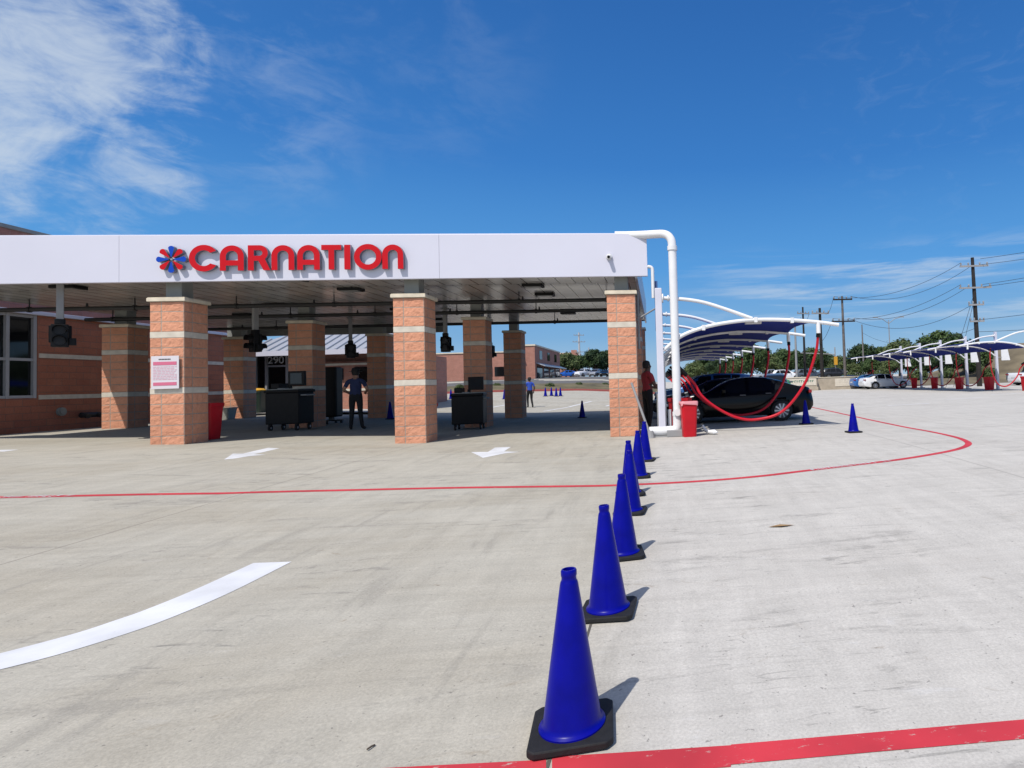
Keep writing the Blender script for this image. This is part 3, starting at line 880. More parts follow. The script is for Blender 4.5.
def glyph(ch, w, h, s):
    if ch == 'C':
        R = h / 2
        o = arc(R, R, R, 33, 327, 30); i = arc(R, R, R - s, 318, 42, 24)
        # flat terminals
        return [o + i]
    if ch == 'O':
        R = h / 2
        return [arc(R, R, R, 0, 348, 32), arc(R, R, R - s, 0, 348, 32)]
    if ch in 'nA':
        r = w / 2
        out = [(0, 0), (0, h - r)] + arc(r, h - r, r, 180, 0, 18)[1:-1] + [(w, h - r), (w, 0), (w - s, 0)]
        ri = r - s
        if ch == 'n':
            return [out + [(w - s, h - r)] + arc(r, h - r, ri, 0, 180, 14)[1:-1] + [(s, h - r), (s, 0)]]
        lo, hi = .20 * h, .20 * h + s * .95
        return [out + [(w - s, lo), (s, lo), (s, 0)], [(s, hi), (w - s, hi), (w - s, h - r)] + arc(r, h - r, ri, 0, 180, 14)[1:-1] + [(s, h - r)]]
    if ch == 'R':
        rb = (h * .62) / 2
        out = [(0, 0), (0, h), (w - rb - .02, h)] + arc(w - rb - .02, h - rb, rb, 90, -50, 16)[1:] + [(w + .03, 0), (w - s * 1.15 + .03, 0), (w * .50, h - 2 * rb), (s, h - 2 * rb), (s, 0)]
        q = s * .92
        hole = [(s, h - 2 * rb + q), (s, h - q), (w - rb - .02, h - q)] + arc(w - rb - .02, h - rb, rb - q, 90, -90, 12)[1:-1] + [(w - rb - .02, h - 2 * rb + q)]
        return [out, hole]
    if ch == 'T':
        a = (w - s) / 2
        return [[(a, 0), (a, h - s * .95), (0, h - s * .95), (0, h), (w, h), (w, h - s * .95), (w - a, h - s * .95), (w - a, 0)]]
    if ch == 'I':
        return [[(0, 0), (0, h), (w, h), (w, 0)]]
def sx_(px): return -10.09 + (px - 190) * (4.437 / 215.0)
sign = thing('channel_letter_sign', 'red raised business lettering with a blue and red flower emblem on the white fascia', 'sign', (-7.5, FY, 4.19))
LT = .094
for ch, a, b_ in (('C', 189.9, 217.3), ('A', 219.7, 243.0), ('R', 247, 267.6), ('n', 270.2, 292.8), ('A', 295.6, 318.3), ('T', 319.9, 340.1), ('I', 343.1, 349.3), ('O', 352.9, 379.1), ('n', 381.9, 403.7)):
    x0, x1 = sx_(a), sx_(b_)
    z0 = 4.045
    h, w = .557, x1 - x0
    if ch in 'CO': h = .588; z0 = 4.03; w = h
    s = .120 if ch != 'I' else w
    o = curve_mesh('letter', glyph(ch, w, h, s), .075, M_SIGNRED, sign, M_SIGNEDGE)
    o.location = (x0 + 7.5, -LT + .037, z0 - 4.19)
em = bpy.data.objects.new('emblem', None); COL.objects.link(em); em.parent = sign
em.location = (0, 0, 0)
# the emblem's hub carries its eight petals
bpy.data.objects.remove(em)
hub = MB(); hub.tube([(0, .03, 0), (0, -.03, 0)], .022, 12)
hb = hub.build('emblem_hub', mat('hub_grey', (.3, .3, .32), .5), sign)
hb.location = (-10.44 + 7.5, -LT + .037, 4.305 - 4.19)
for k in range(8):
    L0, L1 = .075, .295
    pts = [(L0 - .02, -.008)] + arc(L1 - .064, 0, .064, -72, 72, 12) + [(L0 - .02, .008)]
    a = rad(45 * k)
    lp = [(x * math.cos(a) - y * math.sin(a), x * math.sin(a) + y * math.cos(a)) for x, y in pts]
    curve_mesh('petal', [lp], .075, M_SIGNBLUE if k % 2 == 0 else M_SIGNRED, hb, M_SIGNEDGE)

# camera dome on the fascia
cd = thing('security_camera', 'small white dome camera on the right end of the fascia', 'security camera', (-1.085, FY, 4.30))
MB().tube([(0, -.001, 0), (0, -.05, 0)], [.075, .07], 14).build('mount', M_PIPEW, cd, smooth_deg=40)
MB().tube([(0, -.05, 0), (0, -.10, -.015), (0, -.17, -.04)], [.055, .05, .045], 12).build('housing', M_PIPEW, cd, smooth_deg=40)
MB().tube([(0, -.171, -.04), (0, -.180, -.042)], .034, 12).build('lens', M_BLACK, cd)

# ------------------------------------------------------------------ hanging lane signals
def make_signal():
    r = thing('lane_signal', 'x', 'signal light')
    top = 3.848
    mb = MB(); mb.box(-.055, .055, -.055, .055, .58, 1.41); mb.box(-.11, .11, -.11, .11, 1.41, 1.428); mb.build('drop_pole', M_POLEGREY, r)
    mb = MB(); mb.box(-.13, .13, -.10, .10, 0, .50); mb.box(-.08, .08, -.07, .07, .5, .62); mb.box(-.17, .17, .035, .055, .10, .48); mb.build('housing', M_BLACK, r, bevel=.012)
    for z in (.14, .37):
        for sy in (-1, 1):
            mb = MB()
            pts = arc(0, 0, .105, -20, 200, 12)
            vs = [(x, sy * .10, z + y) for x, y in pts] + [(x * .96, sy * .24, z + y) for x, y in pts]
            n = len(pts)
            mb.add(vs, [(i, i + 1, n + i + 1, n + i) for i in range(n - 1)])
            mb.build('visor', M_BLACK, r)
            MB().tube([(0, sy * .101, z), (0, sy * .112, z)], .095, 14).build('signal_lens', mat('signal_lens_glass', (.004, .003, .003), .5) if 'signal_lens_glass' not in bpy.data.materials else bpy.data.materials['signal_lens_glass'], r)
    mb = MB(); mb.box(.13, .24, -.06, .06, .04, .2); mb.build('control_box', M_BLACK, r, bevel=.01)
    return r
s0 = make_signal()
for i, (x, y, rz, lab) in enumerate(((-13.1, 14.35, 38, 'black signal on a grey drop pole in front of the dark windows'), (-11.15, 17.5, -30, 'black signal hanging beside the front pillar with the notice'),
        (-10.8, 21.8, 30, 'black signal hanging right above the man in the navy shirt'), (-6.9, 19.8, 4, 'black signal hanging just right of the middle front pillar'), (-6.75, 24.3, 2, 'black signal hanging between the two dark pillars at the back'))):
    if i == 0: o = s0; o['label'] = lab; o['group'] = 'lane signals hung from the canopy'; o.location = (x, y, 2.5); o.rotation_euler = (0, 0, rad(rz))
    else: o = dup(s0, (x, y, 2.5), rad(rz), lab, 'lane signals hung from the canopy')

# ------------------------------------------------------------------ brick shop wing on the left
wing = thing('brick_building', 'brick wing with dark windows and pale bands left of the canopy', 'building', (-18.2, 20, .4))
def bp_(mb, name, m, par=None, **k):
    par = par or wing
    mb.v = [(x + 18.2, y - 20, z - .4) for x, y, z in mb.v]
    return mb.build(name, m, par, **k)
mb = MB()
Y0w, Y1w = 16.25, 27.6
Wz = ((18.5 - 2.2, 19.28),)
# wall with a window opening (kept as butted blocks)
mb.box(-18.6, -18.2, 19.30, Y1w, .2, 3.88)
mb.box(-18.6, -18.2, Y0w, 19.30, .2, 1.43)
mb.box(-24, -18.6, Y0w, Y1w, .2, 3.80)
mb.box(-18.6, -18.2, Y0w, 16.36, 1.43, 3.88)
bp_(mb, 'wall', M_BRICK)
for z in (1.455, 2.69):
    mb = MB(); mb.box(-18.215, -18.185, 19.33, Y1w + .01, z - .065, z + .065); bp_(mb, 'stone_band', M_CAST2)
mb = MB(); mb.box(-18.70, -18.10, Y0w - .05, Y1w + .05, 3.882, 3.99); bp_(mb, 'parapet_trim', M_WHITE, bevel=.01)
mb = MB()
for y in (16.39, 17.45, 18.52, 19.24):
    mb.box(-18.33, -18.21, y - .045, y + .045, 1.434, 3.876)
for z in (1.48, 2.56, 3.83):
    for a, b_ in ((16.436, 17.404), (17.496, 18.474), (18.566, 19.194)):
        mb.box(-18.32, -18.22, a, b_, z - .04, z + .04)
fr = bp_(mb, 'window', M_FRAME)
mb = MB(); mb.box(-18.29, -18.28, 16.40, 19.26, 1.44, 3.87)
mb.v = [(x + 18.2, y - 20, z - .4) for x, y, z in mb.v]
mb.build('pane', M_GLASSD, fr)
mb = MB(); mb.cyl((-18.2, 19.95, 1.0), (-18.13, 19.95, 1.0), .13, n=18); mb.cyl((-18.13, 19.95, 1.0), (-18.10, 19.95, 1.0), .09, n=16); bp_(mb, 'wall_vent', M_STEEL, smooth_deg=40)
mb = MB()
mb.cyl((-18.2, 20.68, .86), (-18.02, 20.68, .86), .07, n=12); mb.cyl((-18.02, 20.4, .86), (-18.02, 20.96, .86), .085, n=12)
mb.cyl((-18.02, 20.45, .86), (-17.86, 20.45, .82), .08, n=12); mb.cyl((-18.02, 20.9, .86), (-17.86, 20.9, .82), .08, n=12)
bp_(mb, 'fire_connection', M_DARKSTEEL, smooth_deg=40)
tall = thing('brick_building', 'taller brick block showing above the white fascia at the left edge', 'building', (-24, 24, .4))
mb = MB(); mb.box(-12, 3.0, -12, 9.5, 0, 6.62); mb.build('wall', M_BRICK2, tall)
mb = MB(); mb.box(-12.06, 3.06, -12.06, 9.56, 6.622, 6.76); mb.build('coping', M_STEEL, tall, bevel=.02)

# ------------------------------------------------------------------ entrance wing with the metal roof
ent = thing('entrance_building', 'brick entrance building with glass door 290 under a standing seam roof', 'building', (-16, 30, .45))
def ep(mb, name, m, par=None, **k):
    par = par or ent
    mb.v = [(x + 16, y - 30, z - .45) for x, y, z in mb.v]
    return mb.build(name, m, par, **k)
mb = MB()
mb.box(-22, -20.0, 29.6, 38, .2, 3.30)
mb.box(-16.0, -13.2, 29.62, 38, .2, 2.78); mb.box(-16.0, -13.2, 29.8, 38, 2.782, 3.3)
mb.box(-20, -16, 31.2, 38, .2, 3.30)
ep(mb, 'wall', M_BRICK2)
mb = MB(); mb.box(-16.02, -13.18, 29.585, 29.64, 1.36, 1.47); mb.box(-16.02, -13.18, 29.585, 29.64, 2.60, 2.70); ep(mb, 'stone_band', M_CAST2)
mb = MB(); mb.box(-20, -16.02, 29.72, 29.74, .46, 3.2); ep(mb, 'shop_glass', M_GLASSD)
mb = MB()
for x in (-19.93, -18.9, -18.43, -17.53, -16.1): mb.box(x - .045, x + .045, 29.62, 29.75, .46, 3.2)
for a, b_ in ((-19.88, -18.95), (-18.85, -18.48), (-17.48, -16.15)): mb.box(a, b_, 29.63, 29.748, 1.30, 1.37)
for a, b_ in ((-18.38, -17.58),): mb.box(a, b_, 29.63, 29.748, 2.62, 2.70)
mb.box(-19.88, -16.15, 29.63, 29.748, 3.13, 3.2)
ep(mb, 'door_frame', M_FRAME)
mb = MB(); mb.box(-15.5, -15.0, 29.575, 29.60, 1.9, 2.45); ep(mb, 'window', M_GLASSD)
mb = MB(); mb.box(-14.5, -13.6, 29.575, 29.60, 1.75, 2.5); ep(mb, 'window', M_GLASSD)
mb = MB()
ez, ey, rz_, ry = 3.30, 28.9, 5.2, 33.5
vs = [(-19.6, ey, ez), (-12.6, ey, ez), (-12.6, ry, rz_), (-17.4, ry, rz_), (-19.6, ey, ez - .14), (-12.6, ey, ez - .14), (-12.6, ry, rz_ - .14), (-17.4, ry, rz_ - .14)]
mb.add(vs, [(0, 1, 2, 3), (4, 7, 6, 5), (0, 4, 5, 1), (1, 5, 6, 2), (2, 6, 7, 3), (3, 7, 4, 0)])
x = -19.2
while x < -12.6:
    f = max(0, min(1, ((-17.6 + .1) - x) / 2.2)); 
    yt = ry if x > -17.4 else ey + (x + 19.6) / 2.2 * (ry - ey)
    zt = ez + (yt - ey) / (ry - ey) * (rz_ - ez)
    mb.add([(x - .03, ey, ez + .002), (x + .03, ey, ez + .002), (x + .03, yt, zt + .002), (x - .03, yt, zt + .002), (x - .03, ey, ez + .07), (x + .03, ey, ez + .07), (x + .03, yt, zt + .07), (x - .03, yt, zt + .07)],
           [(4, 5, 6, 7), (0, 1, 5, 4), (1, 2, 6, 5), (3, 0, 4, 7)])
    x += .42
ep(mb, 'metal_roof', M_ROOFMETAL)
mb = MB(); mb.add([(-19.6, ey + .05, ez - .142), (-12.6, ey + .05, ez - .142), (-12.6, 30.2, ez - .142), (-19.6, 30.2, ez - .142)], [(0, 3, 2, 1)]); mb.box(-19.6, -12.6, ey - .03, ey - .002, ez - .2, ez + .03); ep(mb, 'eave_trim', M_WHITE)
def text(name, s, size, m, parent, loc, rz=0, depth=.006):
    cu = bpy.data.curves.new(name, 'FONT'); cu.body = s; cu.size = size; cu.align_x = 'CENTER'; cu.align_y = 'CENTER'; cu.extrude = depth
    tmp = bpy.data.objects.new('tmp', cu); COL.objects.link(tmp)
    dg = bpy.context.evaluated_depsgraph_get()
    me = bpy.data.meshes.new_from_object(tmp.evaluated_get(dg))
    bpy.data.objects.remove(tmp); bpy.data.curves.remove(cu)
    for v in me.vertices: v.co = (v.co.x, -v.co.z, v.co.y)
    me.name = name; me.materials.clear(); me.materials.append(m)
    o = bpy.data.objects.new(name, me); COL.objects.link(o); o.parent = parent; o.location = loc
    return o
text('address_number', '290', .48, M_TEXTW, ent, (-17.98 + 16, 29.60 - 30, 2.93 - .45))

# ------------------------------------------------------------------ traffic cones
def make_cone():
    r = thing('traffic_cone', 'x', 'traffic cone')
    mb = MB()
    h, c = .160, .026
    poly = [(-h + c, -h), (h - c, -h), (h, -h + c), (h, h - c), (h - c, h), (-h + c, h), (-h, h - c), (-h, -h + c)]
    mb.prism(poly, .006, .034)
    for sx in (-1, 1):
        for sy in (-1, 1):
            mb.box(sx * .105 - .03, sx * .105 + .03, sy * .105 - .03, sy * .105 + .03, 0, .008)
    mb.build('base', M_RUBBER, r, bevel=.006)
    mb = MB()
    mb.lathe([(.130, .034), (.130, .040), (.122, .046), (.117, .050), (.112, .066), (.036, .590), (.033, .600), (.0295, .606), (.0295, .618), (.0315, .623), (.0315, .641), (.028, .647), (.022, .647), (.020, .62)], 40)
    mb.build('cone_body', M_CONE, r, smooth_deg=35)
    return r
cones = [(-.385, 2.42, 5, 'nearest blue cone, standing by the red band at the bottom of the picture'), (-.345, 3.60, -4, 'second blue cone from the camera in the row'),
         (-.322, 4.70, 8, 'third blue cone from the camera in the row'), (-.335, 6.12, -6, 'fourth blue cone from the camera in the row'), (-.375, 7.0, 12, 'fifth blue cone, where the row meets the red lane line'),
         (-.32, 8.15, 3, 'sixth blue cone in the row, just past the red lane line'), (-.265, 9.65, -8, 'last blue cone of the row, beside the corner pillar'),
         (3.91, 15.2, 10, 'blue cone at the rear wheel of the black sedan'), (4.28, 12.47, 4, 'lone blue cone on the open slab right of the black sedan'),
         (-2.91, 22.3, 0, 'cone standing alone in the canopy shade between pillars'), (-9.9, 22.7, 20, 'cone in deep shade at the foot of a pillar by the man in navy')]
cz = make_cone()
GC = 'blue traffic cones'
for i, (x, y, rz, lab) in enumerate(cones):
    loc = (x, y, G(x, y))
    if i == 0: o = cz; o['label'] = lab; o['group'] = GC; o.location = loc; o.rotation_euler = (0, 0, rad(rz))
    else:
        o = dup(cz, loc, rad(rz), lab, GC)
        o.rotation_euler = (rad((-.7, .5, .9, -.4)[i % 4]), rad((.6, -.8, .3)[i % 3]), rad(rz))
for k, (px, lab) in enumerate(((545.5, 'leftmost of four small blue cones far behind the canopy'), (551.5, 'second of four small blue cones far behind the canopy'), (556.3, 'third of four small blue cones far behind the canopy'), (560.5, 'rightmost of four small blue cones far behind the canopy'))):
    r = view_ray(px, 396.5); Y = 43.5 + .5 * (k % 2); x = r.x * Y / r.y
    dup(cz, (x, Y, G(x, Y)), k, lab, GC)
for px, Y, lab in ((504.5, 40, 'far blue cone peeping from behind the pillar left of the man in bright blue'), (451, 40, 'far blue cone peeping from behind the cart with a screen')):
    r = view_ray(px, 397); x = r.x * Y / r.y
    dup(cz, (x, Y, G(x, Y)), .4, lab, GC)

# ------------------------------------------------------------------ vacuum pipes at the corner
def bend(pts, r, n=6):
    """polyline with rounded corners"""
    P = [Vector(p) for p in pts]; out = [P[0]]
    for a, b_, c in zip(P[:-2], P[1:-1], P[2:]):
        d0, d1 = (a - b_).normalized(), (c - b_).normalized()
        s0_, s1_ = b_ + d0 * r, b_ + d1 * r
        for i in range(n + 1):
            u = i / n
            out.append(s0_.lerp(b_, u).lerp(b_.lerp(s1_, u), u))
    out.append(P[-1]); return out
vp = thing('vacuum_pipe', 'tall white pipe rising past the corner pillar and bending over the canopy roof', 'pipe', (.41, 13.55, 0))
MB().tube(bend([(-1.35, .42, 4.84), (-.9, .42, 4.84), (.0, 0, 4.78), (.0, 0, .12)], .30, 8), .098, 20).build('pipe', M_PIPEW, vp, smooth_deg=45)
MB().tube(bend([(0, 0, .5), (0, 0, .13), (-.66, 0, .13)], .14, 6), .112, 18).build('elbow', M_PIPEW, vp, smooth_deg=45)
for z in (.52, 4.42):
    MB().cyl((0, 0, z - .05), (0, 0, z + .05), .117, n=20).build('coupling', M_PIPEW, vp, smooth_deg=45)
MB().cyl((0, -.08, .56), (0, -.16, .56), .085, n=16).build('cleanout', M_PIPEW, vp, smooth_deg=45)
mb = MB(); mb.box(-.26, .14, -.20, .0, .002, .155); mb.build('footing', M_POLEGREY, vp, bevel=.012)
sp = thing('vacuum_riser', 'thinner white pipe standing just left of the tall vacuum pipe', 'pipe', (.10, 13.75, 0))
MB().tube([(0, 0, .05), (0, 0, 1.9)], .062, 14).build('pipe', M_PIPEW, sp, smooth_deg=45)
MB().tube([(.13, -.02, .15), (.13, -.02, .62)], .045, 12).build('short_pipe', M_PIPEW, sp, smooth_deg=45)
mb = MB(); mb.box(-.16, -.07, -.05, .05, .05, 1.0); mb.build('conduit', M_POLEGREY, sp)
MB().cyl((-.075, -.07, 1.02), (-.075, -.12, 1.02), .05, n=14).build('gauge', M_SIGNBLUE, sp)
sv = thing('roof_vent_pipe', 'small white gooseneck vent beside the end of the fascia', 'pipe', (-.10, 13.9, 3.30))
MB().tube(bend([(.03, 0, 0), (.03, 0, .76), (-.16, 0, .76), (-.16, 0, .58)], .09, 5), .040, 12).build('pipe', M_PIPEW, sv, smooth_deg=45)
mb = MB(); mb.box(.06, .14, .05, .5, -.75, .42); mb.build('duct_panel', mat('duct_blue', (.06, .13, .33), .4), sv)
br_ = MB(); br_.tube([(-.6, .3, -.6), (.1, .3, -.2)], .02, 8); br_.tube([(-.35, .3, .2), (-.35, .3, -1.2)], .03, 8); br_.build('bracket', M_POLEGREY, sv)

# ------------------------------------------------------------------ vacuum shade canopies
def arch_pts(x0, pts, n=6): return spline([(x, 0, z) for x, z in pts], n)
LOW = [(.10, 2.02), (.52, 2.34), (1.05, 2.53), (1.65, 2.64), (2.31, 2.69), (3.07, 2.67), (3.84, 2.60), (4.36, 2.52)]
UPR = [(.12, 3.25), (.63, 3.21), (1.07, 3.13), (1.56, 2.97), (2.23, 2.72)]
def zlow(x): return float(np.interp(x, [p[0] for p in LOW], [p[1] for p in LOW]))
PITCH = 3.25
def make_bay(pitch, upk, postr=.075):
    r = thing('vacuum_canopy', 'x', 'shade canopy')
    k = upk
    low = [(x * k if x > .3 else x, z) for x, z in LOW]; upr = [(x * k if x > .3 else x, z) for x, z in UPR]
    mb = MB(); mb.box(-.07, .09, -.09, .09, .02, 3.48); mb.build('post', M_POSTW, r, bevel=.015)
    mb = MB(); mb.box(-.2, .18, -.18, .18, 0, .03); mb.build('base_plate', M_POLEGREY, r)
    MB().tube(arch_pts(0, low), .046, 10).build('arch', M_PIPEW, r, smooth_deg=50)
    MB().tube(arch_pts(0, upr), .045, 10).build('upper_tube', M_PIPEW, r, smooth_deg=50)
    mb = MB(); mb.cyl((.09, 0, 3.25), (.12, 0, 3.25), .11, n=16); mb.cyl((.22, 0, 3.245), (.25, 0, 3.245), .075, n=14); mb.build('flange', M_PIPEW, r, smooth_deg=40)
    mb = MB()
    for x in (1.05, 2.31, 3.2): mb.box(x * k - .04, x * k + .04, -.055, .055, zlow(x) - .065, zlow(x) + .06)
    mb.build('clamp', M_PIPEW, r)
    # shade fabric, hung taut from this arch to the next one behind, sagging between
    mb = MB(); nx2, ny2 = 16, 8; vs = []
    for side in (0, 1):
        for j in range(ny2 + 1):
            v = j / ny2
            for i in range(nx2 + 1):
                x = .45 + 3.40 * i / nx2
                edge = 1 - .25 * math.sin(math.pi * v)
                xx = x if i < nx2 else x - .14 * math.sin(math.pi * v)
                z = zlow(x) + .035 + .03 * math.sin(math.pi * v) - side * .012
                vs.append((xx * k, .02 + v * (pitch - .04), z))
    W_ = nx2 + 1; Nn = W_ * (ny2 + 1)
    fs = []
    for j in range(ny2):
        for i in range(nx2):
            a = j * W_ + i
            fs.append((a, a + 1, a + W_ + 1, a + W_))
            fs.append((Nn + a, Nn + a + W_, Nn + a + W_ + 1, Nn + a + 1))
    for i in range(nx2):
        fs.append((i, Nn + i, Nn + i + 1, i + 1)); a = ny2 * W_ + i; fs.append((a, a + 1, Nn + a + 1, Nn + a))
    for j in range(ny2):
        a = j * W_; fs.append((a, a + W_, Nn + a + W_, Nn + a)); a += nx2; fs.append((a, Nn + a, Nn + a + W_, a + W_))
    mb.add(vs, fs)
    mb.build('shade_fabric', M_FABRIC, r, smooth_deg=60)
    # small lamp under the arch
    mb = MB(); mb.box(2.1 * k, 2.5 * k, .25, .36, zlow(2.3) - .07, zlow(2.3) - .02); mb.build('strip_light', M_PIPEW, r)
    # hose drop at the tip
    mb = MB(); mb.cyl((3.85 * k, 0, zlow(3.85)), (3.85 * k, 0, zlow(3.85) - .27), .055, n=12); mb.build('hose_drop', M_PIPEW, r, smooth_deg=40)
    return r
ORD = ['nearest', 'second', 'third', 'fourth', 'fifth', 'sixth', 'seventh', 'eighth']
GS = 'blue vacuum shade canopies left row'
bay = make_bay(PITCH, 1.0)
bays = []
for i in range(8):
    y = 13.6 + PITCH * i
    lab = ('nearest blue shade canopy on a white arch above the black sedan', 'second blue shade canopy of the row above the parked cars', 'third blue shade canopy of the row above the parked cars', 'fourth blue shade canopy of the row above the parked cars', 'fifth blue shade canopy of the row above the parked cars', 'sixth blue shade canopy of the row above the parked cars', 'seventh blue shade canopy of the row above the parked cars', 'farthest blue shade canopy of the row above the parked cars')[i]
    if i == 0: o = bay; o['label'] = lab; o['group'] = GS; o.location = (.04, y, 0)
    else: o = dup(bay, (.04, y, 0), 0, lab, GS)
# red hoses
def make_hose(k=1.0):
    r = thing('vacuum_hose', 'x', 'hose')
    pts = [(.42, .1, 1.62), (.60, .4, 1.45), (.83, .6, 1.2), (1.0, .6, .9), (1.36, .6, .59), (1.85, .6, .33), (2.35, .6, .26), (2.99, .5, .44), (3.53, .35, 1.08), (3.80, .15, 1.85), (3.85, .02, 2.33)]
    p2 = spline([(x * k, y, z) for x, y, z in pts], 10)
    MB().tube(p2, .035, 12).build('tube', M_REDHOSE, r, smooth_deg=60)
    MB().tube([p2[-1], p2[-3]], .05, 12).build('cuff', M_BLACK, r, smooth_deg=40)
    MB().tube([(.30, .0, 1.70), (.42, .1, 1.62), (.62, .42, 1.43)], [.035, .05, .05], 10).build('nozzle', M_BLACK, r, smooth_deg=40)
    return r
hz = make_hose()
rh = random.Random(2)
for i in range(8):
    y = 13.6 + PITCH * i
    lab = 'bright red hose in the sun looping down in front of the black sedan' if i == 0 else '%s red vacuum hose from the front, in the shade of the left row' % ORD[i]
    if i == 0: o = hz; o['label'] = lab; o['group'] = 'red vacuum hoses left row'; o.location = (.04, y, 0)
    else:
        o = dup(hz, (.04, y, 0), 0, lab, 'red vacuum hoses left row')
        o.scale = (1, -1, 1)
# mirrored row on the right
bay2 = make_bay(3.95, 1.12)
hz2 = make_hose(.74)
GS2 = 'blue vacuum shade canopies right row'
yr = [32.5, 36.5, 40.35, 44.2, 47.9, 51.9]
for i, y in enumerate(yr):
    lab = ('right hand blue shade canopy cut by the picture edge', 'right hand blue shade canopy, second from the picture edge', 'right hand blue shade canopy, third from the picture edge', 'right hand blue shade canopy, fourth from the picture edge', 'right hand blue shade canopy, fifth from the picture edge', 'farthest right hand blue shade canopy, its white tip over the white sedan')[i]
    if i == 0: o = bay2; o['label'] = lab; o['group'] = GS2
    else: o = dup(bay2, (0, 0, 0), 0, lab, GS2)
    o.location = (22.75, y, G(22.75, y)); o.rotation_euler = (0, 0, 0); o.scale = (-1, 1, 1.12)
    lab = '%s dark red hose from the picture edge in the right hand row' % ORD[i]
    if i == 0: h = hz2; h['label'] = lab; h['group'] = 'red vacuum hoses right row'
    else: h = dup(hz2, (0, 0, 0), 0, lab, 'red vacuum hoses right row')
    h.location = (22.75, y, G(22.75, y)); h.scale = (-1, 1, 1.12)
# white instruction panels hung by the right-hand posts
pn = thing('instruction_board', 'x', 'panel')
mb = MB(); mb.add([(x, y, z) for y in (-.03, .03) for x, z in ((0, 0), (.62, 0), (.42, 1.05), (0, 1.12))], [(0, 1, 2, 3), (7, 6, 5, 4), (0, 4, 5, 1), (1, 5, 6, 2), (2, 6, 7, 3), (3, 7, 4, 0)]); mb.build('plate', M_PIPEW, pn, bevel=.01)
mb = MB(); mb.box(-.30, -.002, -.02, .02, .2, .25); mb.box(-.30, -.002, -.02, .02, .8, .85); mb.build('bracket', M_POLEGREY, pn)
for i, y in enumerate(yr):
    lab = '%s white tapered panel from the picture edge on a right hand post' % ORD[i]
    if i == 0: o = pn; o['label'] = lab; o['group'] = 'white panels on the right row'
    else: o = dup(pn, (0, 0, 0), 0, lab, 'white panels on the right row')
    o.location = (23.1, y, 1.95)

# ------------------------------------------------------------------ bins and pails
def make_bin(m, w, h, bag=False, name='waste_bin'):
    r = thing(name, 'x', 'bin')
    def ring(sx, sy, z, n=6, c=.06):
        out = []
        for qx, qy, a in ((1, 1, 0), (-1, 1, 90), (-1, -1, 180), (1, -1, 270)):
            out += [(qx * (sx - c) + c * math.cos(rad(a + 90 * k / n)), qy * (sy - c) + c * math.sin(rad(a + 90 * k / n)), z) for k in range(n + 1)]
        return out
    mb = MB(); rings = [ring(w * .40, w * .36, 0), ring(w * .41, w * .37, .02), ring(w * .49, w * .45, h * .90), ring(w * .52, w * .48, h * .905), ring(w * .53, w * .49, h), ring(w * .50, w * .46, h), ring(w * .47, w * .43, h * .75)]
    n = len(rings[0]); vs = [p for q in rings for p in q]
    fs = [(i * n + j, i * n + (j + 1) % n, (i + 1) * n + (j + 1) % n, (i + 1) * n + j) for i in range(len(rings) - 1) for j in range(n)]
    fs.append(tuple(range(n))[::-1]); fs.append(tuple((len(rings) - 1) * n + j for j in range(n)))
    mb.add(vs, fs); mb.build('tub', m, r, smooth_deg=35)
    if bag:
        mb = MB(); rr = random.Random(4); vs = []
        for j in range(n):
            x, y, z = rings[4][j]; d = rr.uniform(.03, .13) * h
            vs += [(x * .97, y * .97, h + .015), (x * 1.03, y * 1.04, h - .01), (x * 1.025, y * 1.035, h - d)]
        fs = []
        for j in range(n):
            k = (j + 1) % n
            fs += [(j * 3, k * 3, k * 3 + 1, j * 3 + 1), (j * 3 + 1, k * 3 + 1, k * 3 + 2, j * 3 + 2)]
        mb.add(vs, fs); mb.build('bag', M_BAG, r, smooth_deg=60)
    return r
rb = make_bin(M_REDPL, .37, .80, True)
GB = 'red waste bins'
tag(rb, 'bright red bin with a pale liner next to the tall white pipe', 'bin', GB); rb.location = (.66, 13.3, 0); rb.rotation_euler = (0, 0, rad(8))
rb2 = make_bin(M_REDPL, .50, .86)
tag(rb2, 'red bin half hidden behind the front pillar with the notice', 'bin', GB); rb2.location = (-10.74, 15.15, G(-10.7, 15.1))
dup(rb2, (-5.86, 15.3, G(-5.8, 15.4)), .1, 'red bin mostly hidden behind the middle front pillar', GB)
dup(rb2, (.50, 14.4, 0), .2, 'red bin standing in the shade behind the bright red one', GB)
for i, y in enumerate(yr):
    o = dup(rb2, (21.95, y - .3, 0), .3 * i, '%s dark red bin from the picture edge under the right hand canopies' % ORD[i], GB)
    o.scale = (1.12, 1.12, 1.02)
pa = make_bin(M_PAIL, .55, .42, name='pail'); tag(pa, 'low grey pail at the foot of a sunlit brick pillar', 'pail'); pa.location = (-15.62, 22.9, G(-15.7, 23)); pa['category'] = 'pail'
gbn = make_bin(M_GREENPL, .62, .92, name='litter_bin'); tag(gbn, 'dark green litter bin with a yellow lid by the glass entrance', 'bin'); gbn.location = (-16.9, 26.6, G(-16.9, 26.6) + .1)
mb = MB(); mb.lathe([(.31, .925), (.31, .97), (.22, 1.03), (.0, 1.05)], 20); mb.build('lid', M_YELLOW, gbn, smooth_deg=40)
fo = thing('vacuum_attachment', 'white plastic nozzle lying on the slab beside the red bin', 'nozzle', (1.12, 13.6, .03), rad(-40))
MB().tube([(-.25, 0, .28), (-.12, 0, .10), (.05, 0, .05), (.28, 0, .05)], [.05, .06, .08, .10], 10).build('tube', M_PIPEW, fo, smooth_deg=50)
MB().tube([(.28, 0, .05), (.42, 0, .045)], [.10, .03], 10).build('tip', M_PIPEW, fo, smooth_deg=50)
fo.scale = (.62, .62, .62)
lo = thing('cleaning_pole', 'grey pole leaning behind the corner pillar beside the last cone', 'pole', (-.22, 13.4, 0))
